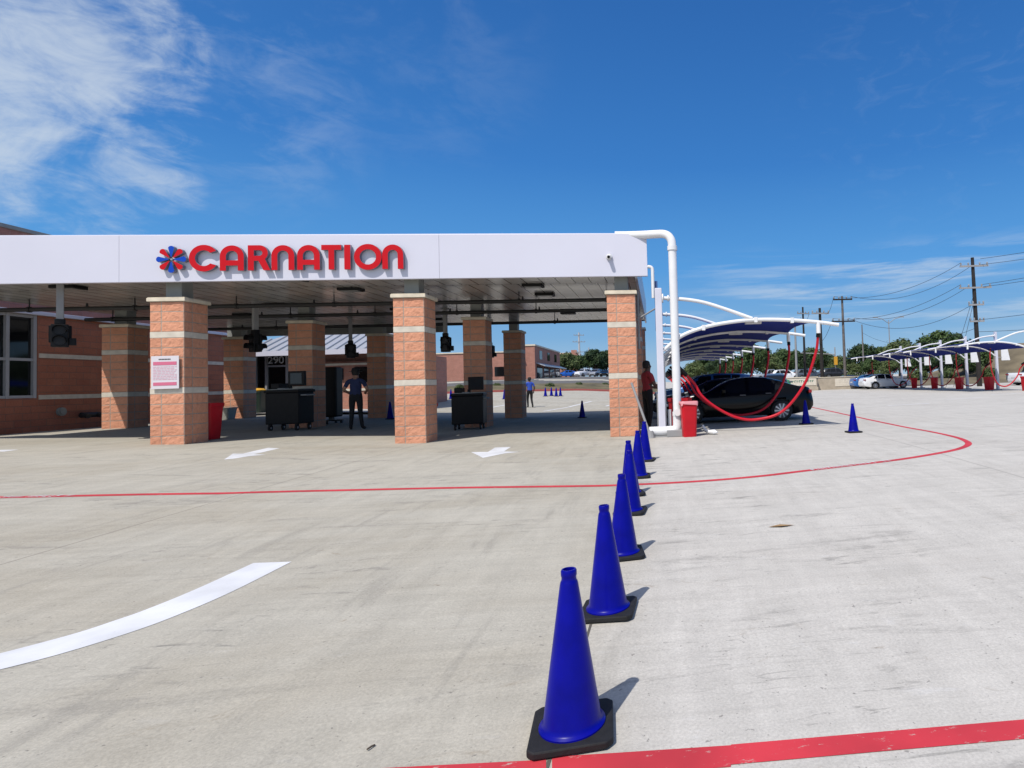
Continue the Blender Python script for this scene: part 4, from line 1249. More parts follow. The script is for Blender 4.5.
MB().tube([(0, 0, .02), (-.42, .3, 1.28)], .028, 8).build('shaft', M_POLEGREY, lo, smooth_deg=40)
MB().tube([(0, 0, .0), (0, 0, .16)], [.1, .06], 10).build('foot', M_POLEGREY, lo)

# ------------------------------------------------------------------ carts under the canopy
def make_cart(s=1.0):
    r = thing('service_cart', 'x', 'cart')
    mb = MB(); mb.box(-.55, .55, -.33, .33, .16, .92); mb.box(-.58, .58, -.36, .36, .92, .99); mb.build('body', M_BLACK, r, bevel=.025)
    mb = MB(); mb.box(-.53, .53, -.31, .31, .991, 1.012); mb.build('top_tray', M_STEEL, r)
    mb = MB(); mb.box(-.05, .05, -.04, .04, 1.013, 1.10); mb.build('monitor_arm', M_BLACK, r)
    mn_ = MB(); mn_.box(-.02, .52, -.05, .05, 1.08, 1.44); m_ = mn_.build('monitor', M_BLACK, r, bevel=.012)
    mb = MB(); mb.box(.06, .44, -.056, -.051, 1.13, 1.39); mb.build('screen', M_SCREEN, m_)
    mb = MB(); mb.box(-.48, -.2, -.2, .2, 1.013, 1.15); mb.build('printer', M_BLACK, r, bevel=.02)
    mb = MB(); mb.box(-.18, .05, -.28, -.1, 1.013, 1.03); mb.build('keyboard', M_POLEGREY, r)
    mb = MB(); mb.tube(bend([(.55, -.22, .85), (.68, -.22, .85), (.68, .22, .85), (.55, .22, .85)], .05, 4), .018, 8); mb.build('handle', M_POLEGREY, r, smooth_deg=50)
    for sx in (-1, 1):
        for sy in (-1, 1):
            c = MB(); c.cyl((sx * .44 - .025, sy * .26, .075), (sx * .44 + .025, sy * .26, .075), .075, n=14); c.box(sx * .44 - .04, sx * .44 + .04, sy * .26 - .04, sy * .26 + .04, .12, .158)
            w = c.build('caster', M_RUBBER, r, smooth_deg=40)
            MB().cyl((sx * .44 - .032, sy * .26, .075), (sx * .44 + .032, sy * .26, .075), .03, n=10).build('hub', M_CHROME, w)
    return r
ct = make_cart()
tag(ct, 'big black wheeled cart with a monitor beside a shaded brick pillar', 'cart', 'black service carts'); ct.location = (-10.42, 17.75, G(-10.5, 17.9)); ct.rotation_euler = (0, 0, rad(-8)); ct.scale = (.86, .9, 1.16)
ct2 = dup(ct, (-5.60, 17.9, G(-5.6, 18)), rad(6), 'black wheeled cart with an upright screen right of the middle front pillar', 'black service carts'); ct2.scale = (.78, .9, 1.08)
tw = thing('equipment_tower', 'tall narrow black tower on casters behind the brick pillar', 'cabinet', (-10.72, 20.4, G(-10.7, 20.4)))
mb = MB(); mb.box(-.26, .26, -.22, .22, .22, 1.86); mb.build('body', M_BLACK, tw, bevel=.06, bevseg=3)
mb = MB(); mb.box(-.06, .06, -.06, .06, .10, .22); mb.box(-.34, .34, -.05, .05, .08, .13); mb.box(-.05, .05, -.3, .3, .082, .128); mb.build('stand', M_DARKSTEEL, tw)
for sx, sy in ((-.3, 0), (.3, 0), (0, -.26), (0, .26)): MB().cyl((sx - .02, sy, .045), (sx + .02, sy, .045), .045, n=12).build('caster', M_RUBBER, tw)

# ------------------------------------------------------------------ cars
def interp(t): return lambda x: float(np.interp(x, [a for a, _ in t], [b_ for _, b_ in t]))
def make_car(kind='sedan'):
    if kind == 'sedan':
        L_, Wd = 4.75, .91
        top = interp([(0, .52), (.06, .66), (.25, .76), (.6, .85), (1.0, .92), (1.32, .97), (1.55, 1.08), (1.85, 1.25), (2.15, 1.37), (2.5, 1.435), (2.9, 1.45), (3.3, 1.42), (3.7, 1.32), (4.05, 1.18), (4.3, 1.10), (4.5, 1.09), (4.66, 1.05), (4.72, .92), (4.75, .7)])
        belt = interp([(0, .50), (.25, .70), (1.0, .86), (1.4, .93), (2.5, .965), (3.6, 1.01), (4.2, 1.04), (4.5, 1.02), (4.75, .68)])
        ws, rg, sg = (1.40, 2.05), (3.50, 4.18), [(1.78, 2.62), (2.70, 3.42), (3.47, 3.80)]
        wheels, R = (.93, 3.70), .335
    elif kind == 'suv':
        L_, Wd = 4.6, .93
        top = interp([(0, .6), (.06, .85), (.25, .96), (.9, 1.06), (1.15, 1.1), (1.4, 1.28), (1.75, 1.52), (2.1, 1.64), (2.8, 1.69), (3.6, 1.66), (4.15, 1.58), (4.4, 1.3), (4.52, 1.08), (4.57, .9), (4.6, .7)])
        belt = interp([(0, .58), (.25, .88), (1.2, 1.04), (3.0, 1.08), (4.3, 1.12), (4.6, .7)])
        ws, rg, sg = (1.2, 1.9), (4.15, 4.45), [(1.62, 2.45), (2.53, 3.3), (3.37, 4.0)]
        wheels, R = (.93, 3.62), .36
    else:  # pickup
        L_, Wd = 5.6, .98
        top = interp([(0, .7), (.06, 1.0), (.3, 1.08), (1.3, 1.14), (1.5, 1.2), (1.75, 1.5), (2.05, 1.78), (2.4, 1.85), (3.3, 1.84), (3.55, 1.78), (3.68, 1.3), (3.72, 1.12), (5.5, 1.12), (5.57, 1.0), (5.6, .7)])
        belt = interp([(0, .68), (.3, 1.0), (1.4, 1.08), (3.6, 1.12), (3.7, 1.08), (5.5, 1.08), (5.6, .68)])
        ws, rg, sg = (1.5, 2.1), (3.5, 3.7), [(1.95, 2.68), (2.76, 3.42)]
        wheels, R = (1.0, 4.45), .40
    hw = interp([(0, .62), (.08, .74), (.3, .86), (.8, .97), (1.3, 1.0), (L_ - 1.2, 1.0), (L_ - .5, .95), (L_ - .12, .86), (L_, .74)])
    zb = interp([(0, .30), (.15, .22), (.6, .19), (L_ - .6, .20), (L_ - .1, .30), (L_, .42)])
    xs = sorted(set([round(v, 3) for v in np.arange(0, L_ + .001, .05)] + [.02, .06, L_ - .02, L_ - .05, L_]))
    rows_lo = 9
    verts, ringn = [], 0
    for x in xs:
        w = Wd * hw(x); zt = top(x); ze = min(belt(x), zt - .004); b0 = zb(x)
        gh = max(0, zt - ze)
        pr = [(0, b0), (w * .80, b0)]
        for k in range(rows_lo + 1):
            u = k / rows_lo; z = b0 + .03 + (ze - b0 - .03) * u
            bul = w * (.955 + .045 * math.sin(math.pi * min(1, u * .95 + .05)) - .035 * max(0, u - .75) / .25)
            pr.append((bul, z))
        t_in = min(1, gh / .35)
        rw = w * (.93 - .22 * t_in)
        bw_ = w * .925
        for k in (1, 2, 3, 4):
            u = k / 4
            pr.append((bw_ + (rw - bw_) * u ** 1.15, ze + gh * (.86 * u) + .0))
        pr.append((rw * .88, ze + gh * .955)); pr.append((rw * .62, ze + gh * .99)); pr.append((0, ze + gh))
        verts.append([(x - L_ / 2, y, z) for y, z in pr]); ringn = len(pr)
    iB = 2 + rows_lo; iR = iB + 4
    body, glass_ws, glass_rg = MB(), MB(), MB()
    side_g = {(k, s): MB() for k in range(len(sg)) for s in (-1, 1)}
    nxs = len(xs)
    def inwheel(x, z):
        return any((x - wx) ** 2 + (z - R) ** 2 < (R + .065) ** 2 for wx in wheels)
    for s in (-1, 1):
        base = {}
        def put(mb, quad):
            q = quad if s == -1 else quad[::-1]
            mb.add([(p[0], p[1] * -s * -1 if False else p[1] * s, p[2]) for p in q], [tuple(range(len(q)))])
        for i in range(nxs - 1):
            xm = (xs[i] + xs[i + 1]) / 2
            for j in range(ringn - 1):
                quad = [verts[i][j], verts[i + 1][j], verts[i + 1][j + 1], verts[i][j + 1]]
                zm = sum(p[2] for p in quad) / 4
                if j <= iB and inwheel(xm, zm) and (j >= 1): continue
                tgt = body
                gh = top(xm) - belt(xm)
                if iB <= j < iR and gh > .10:
                    for k, (a, b_) in enumerate(sg):
                        slope = (j - iB) * .09
                        aa = a + (slope if k == 0 else 0); bb = b_ - (slope * (1.2 if k == len(sg) - 1 else 0))
                        if aa < xm < bb and j < iR - (0 if gh > .3 else 1): tgt = side_g[(k, s)]
                elif j >= iR and j < ringn:
                    if ws[0] < xm < ws[1]: tgt = glass_ws
                    elif rg[0] < xm < rg[1]: tgt = glass_rg
                if iB + 1 <= j < iR and (ws[0] + .12 < xm < min(ws[1], sg[0][0] - .1)): pass
                put(tgt, quad)
        # nose and tail caps
        for i, rev in ((0, False), (nxs - 1, True)):
            ringp = verts[i]
            for j in range(ringn - 1):
                q = [ringp[j], ringp[j + 1], (ringp[0][0], 0, ringp[j + 1][2]), (ringp[0][0], 0, ringp[j][2])]
                if rev: q = q[::-1]
                put(body, q)
    r = thing('parked_car', 'x', 'car')
    def fin(mb, name, m, par=r, sm=40):
        o = mb.build(name, m, par)
        bm = bmesh.new(); bm.from_mesh(o.data)
        bmesh.ops.remove_doubles(bm, verts=bm.verts, dist=5e-4)
        bmesh.ops.dissolve_degenerate(bm, edges=bm.edges, dist=1e-4)
        bmesh.ops.recalc_face_normals(bm, faces=bm.faces)
        bm.to_mesh(o.data); bm.free()
        o.data.shade_smooth(); o.data.set_sharp_from_angle(angle=rad(sm))
        return o
    fin(body, 'body', P_BLACK)
    fin(glass_ws, 'windscreen', M_GLASSD); fin(glass_rg, 'rear_window', M_GLASSD)
    for (k, s), mb in side_g.items():
        if mb.f: fin(mb, 'side_window', M_GLASSD)
    # underside and wheel wells
    mb = MB(); mb.box(.35 - L_ / 2, L_ / 2 - .35, -Wd * .72, Wd * .72, .24, .70); mb.build('underbody', M_DARKSTEEL, r)
    for wx in wheels:
        for s in (-1, 1):
            ty = MB()
            cx_ = wx - L_ / 2; y0, y1 = s * (Wd - .225), s * (Wd - .015)
            ty.tube([(cx_, y0, R), (cx_, y0 + s * .02, R), (cx_, y1 - s * .02, R), (cx_, y1, R)], [R * .93, R, R, R * .93], 32)
            wh = ty.build('wheel', M_TYRE, r, smooth_deg=50)
            rm = MB()
            rm.tube([(cx_, y1 - s * .01, R), (cx_, y1 + s * .003, R)], [R * .72, R * .70], 28)
            d_ = rm.build('rim', M_CHROMED, wh, smooth_deg=30)
            sk = MB()
            for q in range(10):
                a = 2 * math.pi * q / 10
                ca, sa = math.cos(a), math.sin(a)
                p0_, p1_ = Vector((cx_ + ca * .04, y1 + s * .008, R + sa * .04)), Vector((cx_ + ca * R * .68, y1 + s * .008, R + sa * R * .68))
                sd = Vector((-sa, 0, ca)) * .018
                sk.add([p0_ - sd, p0_ + sd, p1_ + sd * 1.4, p1_ - sd * 1.4, p0_ - sd + Vector((0, s * .012, 0)), p0_ + sd + Vector((0, s * .012, 0)), p1_ + sd * 1.4 + Vector((0, s * .006, 0)), p1_ - sd * 1.4 + Vector((0, s * .006, 0))],
                       [(0, 1, 2, 3), (7, 6, 5, 4), (0, 4, 5, 1), (1, 5, 6, 2), (2, 6, 7, 3), (3, 7, 4, 0)])
            sk.tube([(cx_, y1 + s * .003, R), (cx_, y1 + s * .022, R)], .05, 14)
            sk.build('spokes', M_CHROME, wh)
    for s in (-1, 1):
        z = top(.2) - .10; mb = MB(); mb.obox((.13 - L_ / 2, s * Wd * .70, z), (.09, s * -.035, 0), (.03, .13, 0), (0, 0, .045)); mb.build('headlight', M_LAMP, r, bevel=.012)
        z = top(L_ - .2) - .16; mb = MB(); mb.obox((L_ / 2 - .085, s * Wd * .74, z), (.05, s * -.0, 0), (-.03 , s * .15, 0), (0, 0, .05)); mb.build('tail_light', M_TAIL, r, bevel=.012)
        mb = MB(); xm = sg[0][0] + .12 - L_ / 2; mb.obox((xm, s * (Wd + .07), belt(sg[0][0]) + .07), (.05, s * .02, 0), (0, .10, 0), (0, 0, .065)); mb.build('mirror', P_BLACK, r, bevel=.02)
        for (a, b_) in sg[:2]:
            mb = MB(); mb.obox((b_ - .12 - L_ / 2, s * (Wd * 1.0 - .012), belt(b_) - .10), (.09, 0, 0), (0, .018, 0), (0, 0, .014)); mb.build('door_handle', M_CHROMED, r)
    mb = MB(); mb.box(L_ / 2 - .03, L_ / 2 + .008, -.26, .26, .62, .75); mb.build('number_plate', M_PLATE, r)
    mb = MB(); mb.box(-L_ / 2 - .006, -L_ / 2 + .05, -.42, .42, .36, .52); mb.build('grille', M_DARKSTEEL, r)
    return r
def at(px, py, Y):
    r = view_ray(px, py); return r.x * Y / r.y
def place(o, x, y, rz, m, label, group=None):
    o.location = (x, y, G(x, y)); o.rotation_euler = (0, 0, rad(rz))
    o['label'] = label
    o.scale = (.955, .95, .925)
    o['group'] = group or 'parked cars'
    if m: paint(o, ('body', 'mirror'), m)
    return o
sed = make_car('sedan'); suv = make_car('suv'); pick = make_car('pickup')
place(sed, 2.36, 17.68, -2, P_BLACK, 'glossy black sedan side on under the nearest blue shade canopy')
S = lambda *a: place(copy_tree(sed), *a)
used = set()
def fresh(o):
    if o.name in used: return copy_tree(o)
    used.add(o.name); return o
U = lambda *a: place(fresh(suv), *a)
K = lambda *a: place(fresh(pick), *a)
S(2.0, 20.9, -2, P_DGREY, 'dark grey sedan parked directly behind the black sedan')
U(2.0, 24.1, -2, P_BLUE, 'mid blue car with a bright roof third in the vacuum row')
U(2.0, 27.4, -2, P_BLACK, 'black car fourth in the vacuum row, only its roof showing')
U(at(774, 375, 34), 34.0, 78, P_GREY, 'grey car with a raised tailgate window beyond the black sedan')
S(2.4, 30.8, -2, P_SILVER, 'silver car deep in the left vacuum row')
# right hand row: tails to the viewer's left
S(20.3, 50.1, 183, P_WHITE, 'white sedan parked under the farthest right hand canopy')
S(20.4, 53.0, 183, P_BLUE, 'mid blue sedan just behind the white sedan on the right')
S(19.3, 55.6, 183, P_NAVY, 'dark navy car with red tail lights left of the white sedan')
# cars by the road beyond the wall and in the lot behind the canopy
S(at(566, 378, 118), 118, 28, P_BRIGHTBLUE, 'bright blue car in the far lot, seen under the canopy')
U(at(583.5, 378, 118), 118, 62, P_WHITE, 'white car in the far lot just right of the bright blue car')
U(at(596, 378, 119), 119, 75, P_SILVER, 'silver car in the far lot left of the corner pillar')
S(at(605, 378, 117), 117, 90, P_BLACK, 'dark car in the far lot touching the corner pillar outline')
K(33.5, 47.8, 190, P_GREY, 'grey pickup deep behind the right hand row below the tan hill')
far = [(786, 80, P_WHITE, 'u', 'small white car beyond the wall, directly above the green round logo'), (797, 82, P_SILVER, 's', 'small silver car beyond the wall, right of the green round logo'), (809, 80, P_GREY, 'u', 'small grey car beyond the wall left of the two dark poles'),
       (824, 83, P_WHITE, 's', 'small white car beyond the wall right of the tall black pole'), (836, 80, P_DGREY, 'u', 'small dark car beyond the wall left of the double crossarm pole'), (849, 82, P_WHITE, 'k', 'small white pickup beyond the wall right of the double crossarm pole'),
       (862, 84, P_RED, 's', 'small red car far beyond the wall by the road'), (770, 84, P_SILVER, 'k', 'small pale pickup far beyond the grey car')]
for px, Y, m, k, lab in far:
    {'s': S, 'u': U, 'k': K}[k](at(px, 380, Y), Y, 180 if k != 's' else 2, m, lab)
K(31.6, 44.5, 186, P_WHITE, 'white pickup behind the right hand row at the picture edge')
S(30.8, 40.0, 176, P_WHITE, 'low white car behind the last right hand post at the picture edge')
S(35.5, 47.0, 185, P_SILVER, 'pale car behind the right hand row under the tan hill')

# ------------------------------------------------------------------ people
def skin_figure(name, joints, bones, radii, root, mats, pick_mat, par):
    me = bpy.data.meshes.new(name)
    idx = {k: i for i, k in enumerate(joints)}
    me.from_pydata([joints[k] for k in joints], [(idx[a], idx[b_]) for a, b_ in bones], [])
    me.update()
    tmp = bpy.data.objects.new(name, me); COL.objects.link(tmp)
    md = tmp.modifiers.new('skin', 'SKIN'); md.use_smooth_shade = True
    sv_ = me.skin_vertices[0].data
    for k, i in idx.items():
        rr = radii[k]; sv_[i].radius = rr if isinstance(rr, tuple) else (rr, rr)
    sv_[idx[root]].use_root = True
    sd = tmp.modifiers.new('sub', 'SUBSURF'); sd.levels = 2; sd.render_levels = 2
    bpy.context.view_layer.update()
    dg = bpy.context.evaluated_depsgraph_get()
    out = bpy.data.meshes.new_from_object(tmp.evaluated_get(dg))
    bpy.data.objects.remove(tmp)
    out.name = name
    out.materials.clear()
    for m in mats: out.materials.append(m)
    seg = [(Vector(joints[a]), Vector(joints[b_]), (a, b_)) for a, b_ in bones]
    for p in out.polygons:
        c = p.center; best = None
        for a, b_, k in seg:
            ab = b_ - a; tq = max(0, min(1, (c - a).dot(ab) / max(1e-9, ab.length_squared)))
            dd = (c - a - ab * tq).length
            if best is None or dd < best[0]: best = (dd, k, tq)
        p.material_index = pick_mat(c, best[1], best[2])
        p.use_smooth = True
    o = bpy.data.objects.new(name, out); COL.objects.link(o); o.parent = par
    return o
def person(label, loc, rz, shirt, trousers, skin, pose, hat=None, group=None, s=1.0):
    r = thing('person', label, 'person', loc, rad(rz), group)
    J = {'pelvis': (0, 0, .96), 'waist': (0, .0, 1.10), 'chest': (0, .015, 1.30), 'collar': (0, 0, 1.44), 'neck': (0, .01, 1.50), 'jaw': (0, .035, 1.575), 'head': (0, .015, 1.66), 'crown': (0, 0, 1.735)}
    Rr = {'pelvis': (.165, .115), 'waist': (.15, .105), 'chest': (.175, .115), 'collar': (.10, .075), 'neck': (.058, .058), 'jaw': (.066, .075), 'head': (.078, .096), 'crown': (.05, .06)}
    B = [('pelvis', 'waist'), ('waist', 'chest'), ('chest', 'collar'), ('collar', 'neck'), ('neck', 'jaw'), ('jaw', 'head'), ('head', 'crown')]
    for sd_, sx in (('l', -1), ('r', 1)):
        J.update({sd_ + 'sh': (sx * .185, 0, 1.405), sd_ + 'el': pose[sd_ + 'el'], sd_ + 'wr': pose[sd_ + 'wr'], sd_ + 'hip': (sx * .095, 0, .90), sd_ + 'kn': pose.get(sd_ + 'kn', (sx * .105, .02, .50)), sd_ + 'an': pose.get(sd_ + 'an', (sx * .115, -.02, .085)), sd_ + 'toe': tuple(Vector(pose.get(sd_ + 'an', (sx * .115, -.02, .085))) + Vector((sx * .03, .19, -.045)))})
        Rr.update({sd_ + 'sh': .072, sd_ + 'el': .047, sd_ + 'wr': .031, sd_ + 'hip': .098, sd_ + 'kn': .066, sd_ + 'an': .048, sd_ + 'toe': (.042, .034)})
        B += [('collar', sd_ + 'sh'), (sd_ + 'sh', sd_ + 'el'), (sd_ + 'el', sd_ + 'wr'), ('pelvis', sd_ + 'hip'), (sd_ + 'hip', sd_ + 'kn'), (sd_ + 'kn', sd_ + 'an'), (sd_ + 'an', sd_ + 'toe')]
        # hand: palm, four unequal bent fingers, thumb off the side
        wr, el = Vector(J[sd_ + 'wr']), Vector(J[sd_ + 'el'])
        d = (wr - el).normalized(); side = d.cross(Vector((0, 1, .2))).normalized(); nrm = side.cross(d).normalized()
        J[sd_ + 'palm'] = tuple(wr + d * .075); Rr[sd_ + 'palm'] = (.036, .020); B.append((sd_ + 'wr', sd_ + 'palm'))
        for q, ln in enumerate((.075, .085, .08, .062)):
            o_ = (q - 1.5) * .019
            J[f'{sd_}f{q}a'] = tuple(wr + d * .10 + side * o_); J[f'{sd_}f{q}b'] = tuple(wr + d * (.10 + ln * .5) + side * o_ * 1.1 + nrm * .008); J[f'{sd_}f{q}c'] = tuple(wr + d * (.10 + ln * .9) + side * o_ * 1.1 + nrm * .03)
            for e in 'abc': Rr[f'{sd_}f{q}{e}'] = .009
            B += [(sd_ + 'palm', f'{sd_}f{q}a'), (f'{sd_}f{q}a', f'{sd_}f{q}b'), (f'{sd_}f{q}b', f'{sd_}f{q}c')]
        J[sd_ + 'ta'] = tuple(wr + d * .05 + side * .042 + nrm * .01); J[sd_ + 'tb'] = tuple(wr + d * .09 + side * .055 + nrm * .025)
        Rr[sd_ + 'ta'] = .011; Rr[sd_ + 'tb'] = .009
        B += [(sd_ + 'palm', sd_ + 'ta'), (sd_ + 'ta', sd_ + 'tb')]
    def pm(c, bone, tq):
        a, b_ = bone
        if b_ in ('neck', 'jaw', 'head', 'crown') and not (b_ == 'neck' and tq < .4): return 2
        if b_[1:] == 'el': return 0 if tq < .62 else 2
        if b_[1:] in ('wr', 'palm', 'ta', 'tb') or b_[1:2] == 'f': return 2
        if b_[1:] == 'toe' or (b_[1:] == 'an' and tq > .86): return 3
        if b_[1:] in ('kn', 'an', 'hip'): return 1
        if b_ == 'waist': return 1 if c.z < 1.03 else 0
        return 0
    bd = skin_figure('body', J, B, Rr, 'pelvis', [shirt, trousers, skin, M_BLACKCL], pm, r)
    # face: eyes, nose, mouth, ears
    def ball(name, c, rx, ry, rzz, m):
        mb = MB(); mb.lathe([(max(.0001, math.sin(math.pi * k / 8)) , -math.cos(math.pi * k / 8)) for k in range(9)], 10)
        mb.v = [(c[0] + x * rx, c[1] + y * ry, c[2] + z * rzz) for x, y, z in mb.v]
        return mb.build(name, m, r, smooth_deg=80)
    fy = .098
    for sx in (-1, 1):
        ball('eye', (sx * .031, fy - .004, 1.645), .012, .008, .008, M_TEXTW if skin is not M_SKIND else M_PAPER)
        ball('ear', (sx * .084, .0, 1.635), .010, .020, .030, skin)
    ball('nose', (0, fy + .012, 1.618), .013, .018, .024, skin)
    ball('mouth', (0, fy + .002, 1.578), .024, .008, .007, M_PINK)
    mb = MB()
    if hat:
        mb.lathe([(.165, 1.688), (.168, 1.694), (.105, 1.70), (.100, 1.74), (.088, 1.785), (.05, 1.805), (.001, 1.81)], 22, (0, .01, 0)); mb.build('hat', hat, r, smooth_deg=50)
    mb = MB(); mb.lathe([(.070, 1.575), (.092, 1.62), (.096, 1.68), (.088, 1.735), (.055, 1.765), (.001, 1.775)], 18, (0, -.012, 0)); mb.build('hair', M_HAIR, r, smooth_deg=60)
    r.scale = (s, s, s)
    return r
person('man in a black brimmed hat, navy shirt and black trousers standing under the canopy', (-8.72, 17.85, G(-8.7, 17.9)), 12, M_NAVY, M_BLACKCL, M_SKIN,
       {'lel': (-.30, -.02, 1.16), 'lwr': (-.20, .17, 1.06), 'rel': (.30, -.02, 1.16), 'rwr': (.21, .17, 1.08), 'lan': (-.13, -.02, .085), 'ran': (.16, -.02, .085)}, hat=M_BLACKCL)
person('man in a bright blue shirt and black trousers walking behind the canopy', (at(530, 407, 33), 33.0, G(-6.2, 33)), 25, M_BLUECL, M_BLACKCL, M_SKIND,
       {'lel': (-.27, -.05, 1.14), 'lwr': (-.26, .08, .92), 'rel': (.27, -.03, 1.14), 'rwr': (.25, .12, .94), 'lkn': (-.10, .10, .50), 'lan': (-.10, .02, .085), 'rkn': (.10, .03, .50), 'ran': (.11, -.20, .10)}, s=.97)
person('worker in a red shirt and black trousers behind the corner pillar', (-.30, 15.0, 0), -60, M_REDCL, M_BLACKCL, M_SKIND,
       {'lel': (-.27, .06, 1.15), 'lwr': (-.18, .27, 1.10), 'rel': (.27, .06, 1.15), 'rwr': (.16, .28, 1.13), 'lan': (-.13, .06, .085), 'ran': (.13, -.06, .085)}, s=1.04)

# ------------------------------------------------------------------ trees
def make_tree(name, h, w, seed, leaf, nleaf, leafsize, trunk_h=.32, lobes=11):
    r = thing(name, 'x', 'tree')
    rr = random.Random(seed)
    tk = MB()
    tips = []
    tr = h * .018 + .05
    tk.tube([(0, 0, -.1), (.02, 0, h * trunk_h * .5), (0, .03, h * trunk_h), (.05, 0, h * .62)], [tr * 1.5, tr, tr * .85, tr * .3], 8)
    cen = []
    for k in range(lobes):
        a = 2 * math.pi * (k * .382 + rr.random() * .15)
        q = k / lobes
        z = h * (trunk_h + .08 + (.92 - trunk_h - .12) * (q ** .8)); rad_ = w * .5 * (math.sin(math.pi * (.22 + .70 * q))) * rr.uniform(.45, .80)
        c = Vector((rad_ * math.cos(a), rad_ * math.sin(a), z)); sz = rr.uniform(.16, .28) * w * (1.1 - .35 * q)
        cen.append((c, sz))
        st = Vector((0, 0, h * (trunk_h * .7 + .25 * q)))
        tk.tube([st, st.lerp(c, .5) + Vector((0, 0, h * .02)), c], [tr * .5, tr * .3, tr * .1], 6)
    tk.build('trunk', M_BARK, r, smooth_deg=50)
    lf = MB(); vs = []; fs = []
    for i in range(nleaf):
        c, sz = cen[rr.randrange(len(cen))] if rr.random() < .9 else (Vector((0, 0, h * .6)), w * .42)
        d = Vector((rr.gauss(0, 1), rr.gauss(0, 1), rr.gauss(0, .8)))
        d.normalize()
        p = c + Vector((d.x, d.y, d.z * .8)) * sz * (rr.random() ** .45) * rr.uniform(.8, 1.18)
        n = (d + Vector((rr.uniform(-1, 1), rr.uniform(-1, 1), rr.uniform(-.4, 1)))).normalized()
        u = n.cross(Vector((rr.uniform(-1, 1), rr.uniform(-1, 1), rr.uniform(-1, 1)))).normalized(); v = n.cross(u)
        s_ = leafsize * rr.uniform(.55, 1.3)
        b_ = len(vs)
        vs += [p - u * s_, p + v * s_ * .55, p + u * s_, p - v * s_ * .55]
        fs.append((b_, b_ + 1, b_ + 2, b_ + 3))
    lf.add(vs, fs)
    lf.build('crown', leaf, r)
    return r
protos = [make_tree('broadleaf_tree', 7.5, 7.5, 1, M_LEAF, 5200, .26), make_tree('broadleaf_tree', 6.2, 6.8, 2, M_LEAF2, 4800, .24), make_tree('broadleaf_tree', 7.0, 6.0, 3, M_LEAF3, 5200, .25, .25, 13), make_tree('shrub', 2.6, 3.6, 4, M_LEAF2, 2200, .16, .12, 9)]
tused = set()
def tree(k, x, y, s, rz, lab, grp, sink=0, cat='tree'):
    p = protos[k]
    if y > 66 and x > 0: s *= .88
    o = p if k not in tused else copy_tree(p)
    tused.add(k)
    o.location = (x, y, G(x, y) - sink); o.rotation_euler = (0, 0, rz); o.scale = (s, s, s * 1.0)
    o['label'] = lab; o['category'] = cat
    if grp: o['group'] = grp
    return o
rt = random.Random(8)
tree(1, at(566, 375, 127), 127, .90, .3, 'pale green tree in front of the far brick shops', 'trees beyond the far lot')
tree(0, at(579, 375, 130), 130, .68, 2.0, 'small green tree between the far shops and the dark round tree', 'trees beyond the far lot')
tree(2, at(595, 375, 132), 132, .95, 1.0, 'dark rounded tree beside the corner pillar, seen through the canopy', 'trees beyond the far lot')
tree(2, at(607, 375, 136), 136, .95, 3.0, 'dark tree touching the left edge of the corner pillar', 'trees beyond the far lot')
GT = 'trees along the road beyond the parked cars'
LB = 'green bushy tree in the far belt behind the left row of vacuum canopies'
for px, Y, s, k in ((695, 92, .75, 1), (706, 96, .8, 0), (716, 90, .62, 2), (728, 98, .85, 0), (740, 92, .70, 1)):
    tree(k, at(px, 378, Y), Y, s, rt.uniform(0, 6), LB, GT)
tree(0, at(752, 378, 88), 88, .92, 1.2, 'fuller green tree above the roof of the black sedan', GT)
tree(1, at(768, 378, 94), 94, .90, 3.2, 'green tree directly behind the grey car with the raised window', GT)
LB2 = 'dark green tree in the far belt between the utility poles'
for px, Y, s, k in ((783, 104, .92, 0), (798, 110, .98, 2), (812, 112, 1.0, 0), (827, 118, .9, 2), (842, 112, .85, 1)):
    tree(k, at(px, 378, Y), Y, s, rt.uniform(0, 6), LB2, GT)
tree(2, at(862, 378, 95), 95, 1.0, 2.2, 'dark rounded tree right of the double crossarm pole', GT)
tree(0, at(878, 378, 110), 110, .95, .4, 'green tree low behind the dark navy car', GT)
tree(1, at(900, 378, 92), 92, 1.18, .8, 'tall pale green tree rising over the farthest right hand canopy', GT)
tree(1, at(918, 378, 96), 96, 1.05, 2.8, 'pale green tree second tallest above the right hand canopies', GT)
LB3 = 'green tree behind the right hand vacuum posts'
for px, Y, s, k in ((855, 74, .42, 1), (872, 72, .46, 0), (890, 70, .5, 1), (908, 71, .52, 0), (926, 70, .50, 2), (946, 70, .54, 2), (966, 68, .60, 2), (978, 64, .58, 0)):
    tree(k, at(px, 380, Y), Y, s, rt.uniform(0, 6), LB3, GT)
tree(2, 47.5, 88, 1.15, 1.2, 'dark tree above the tan hill at the right picture edge', GT)
tree(0, 43.5, 84, 1.1, 4.2, 'big green tree left of the tan hill behind the right hand row', GT)
for k, x in enumerate((14.5, 18.2, 22.4, 26.3, 30.2)):
    tree(3, x + 6, 60.2 + (k % 2), .62, k * 1.3, 'low green shrub in the rough strip behind the right hand row', 'shrubs behind the right hand row', 0, 'shrub')
for k in range(6):
    x = -16.5 + k * 2.2
    tree(3, x, kerb_y(x) + 2.2 + (k % 3) * 1.5, .26, k * 1.1, 'dry low shrub on the verge behind the red kerb', 'shrubs on the verge', 0, 'shrub')

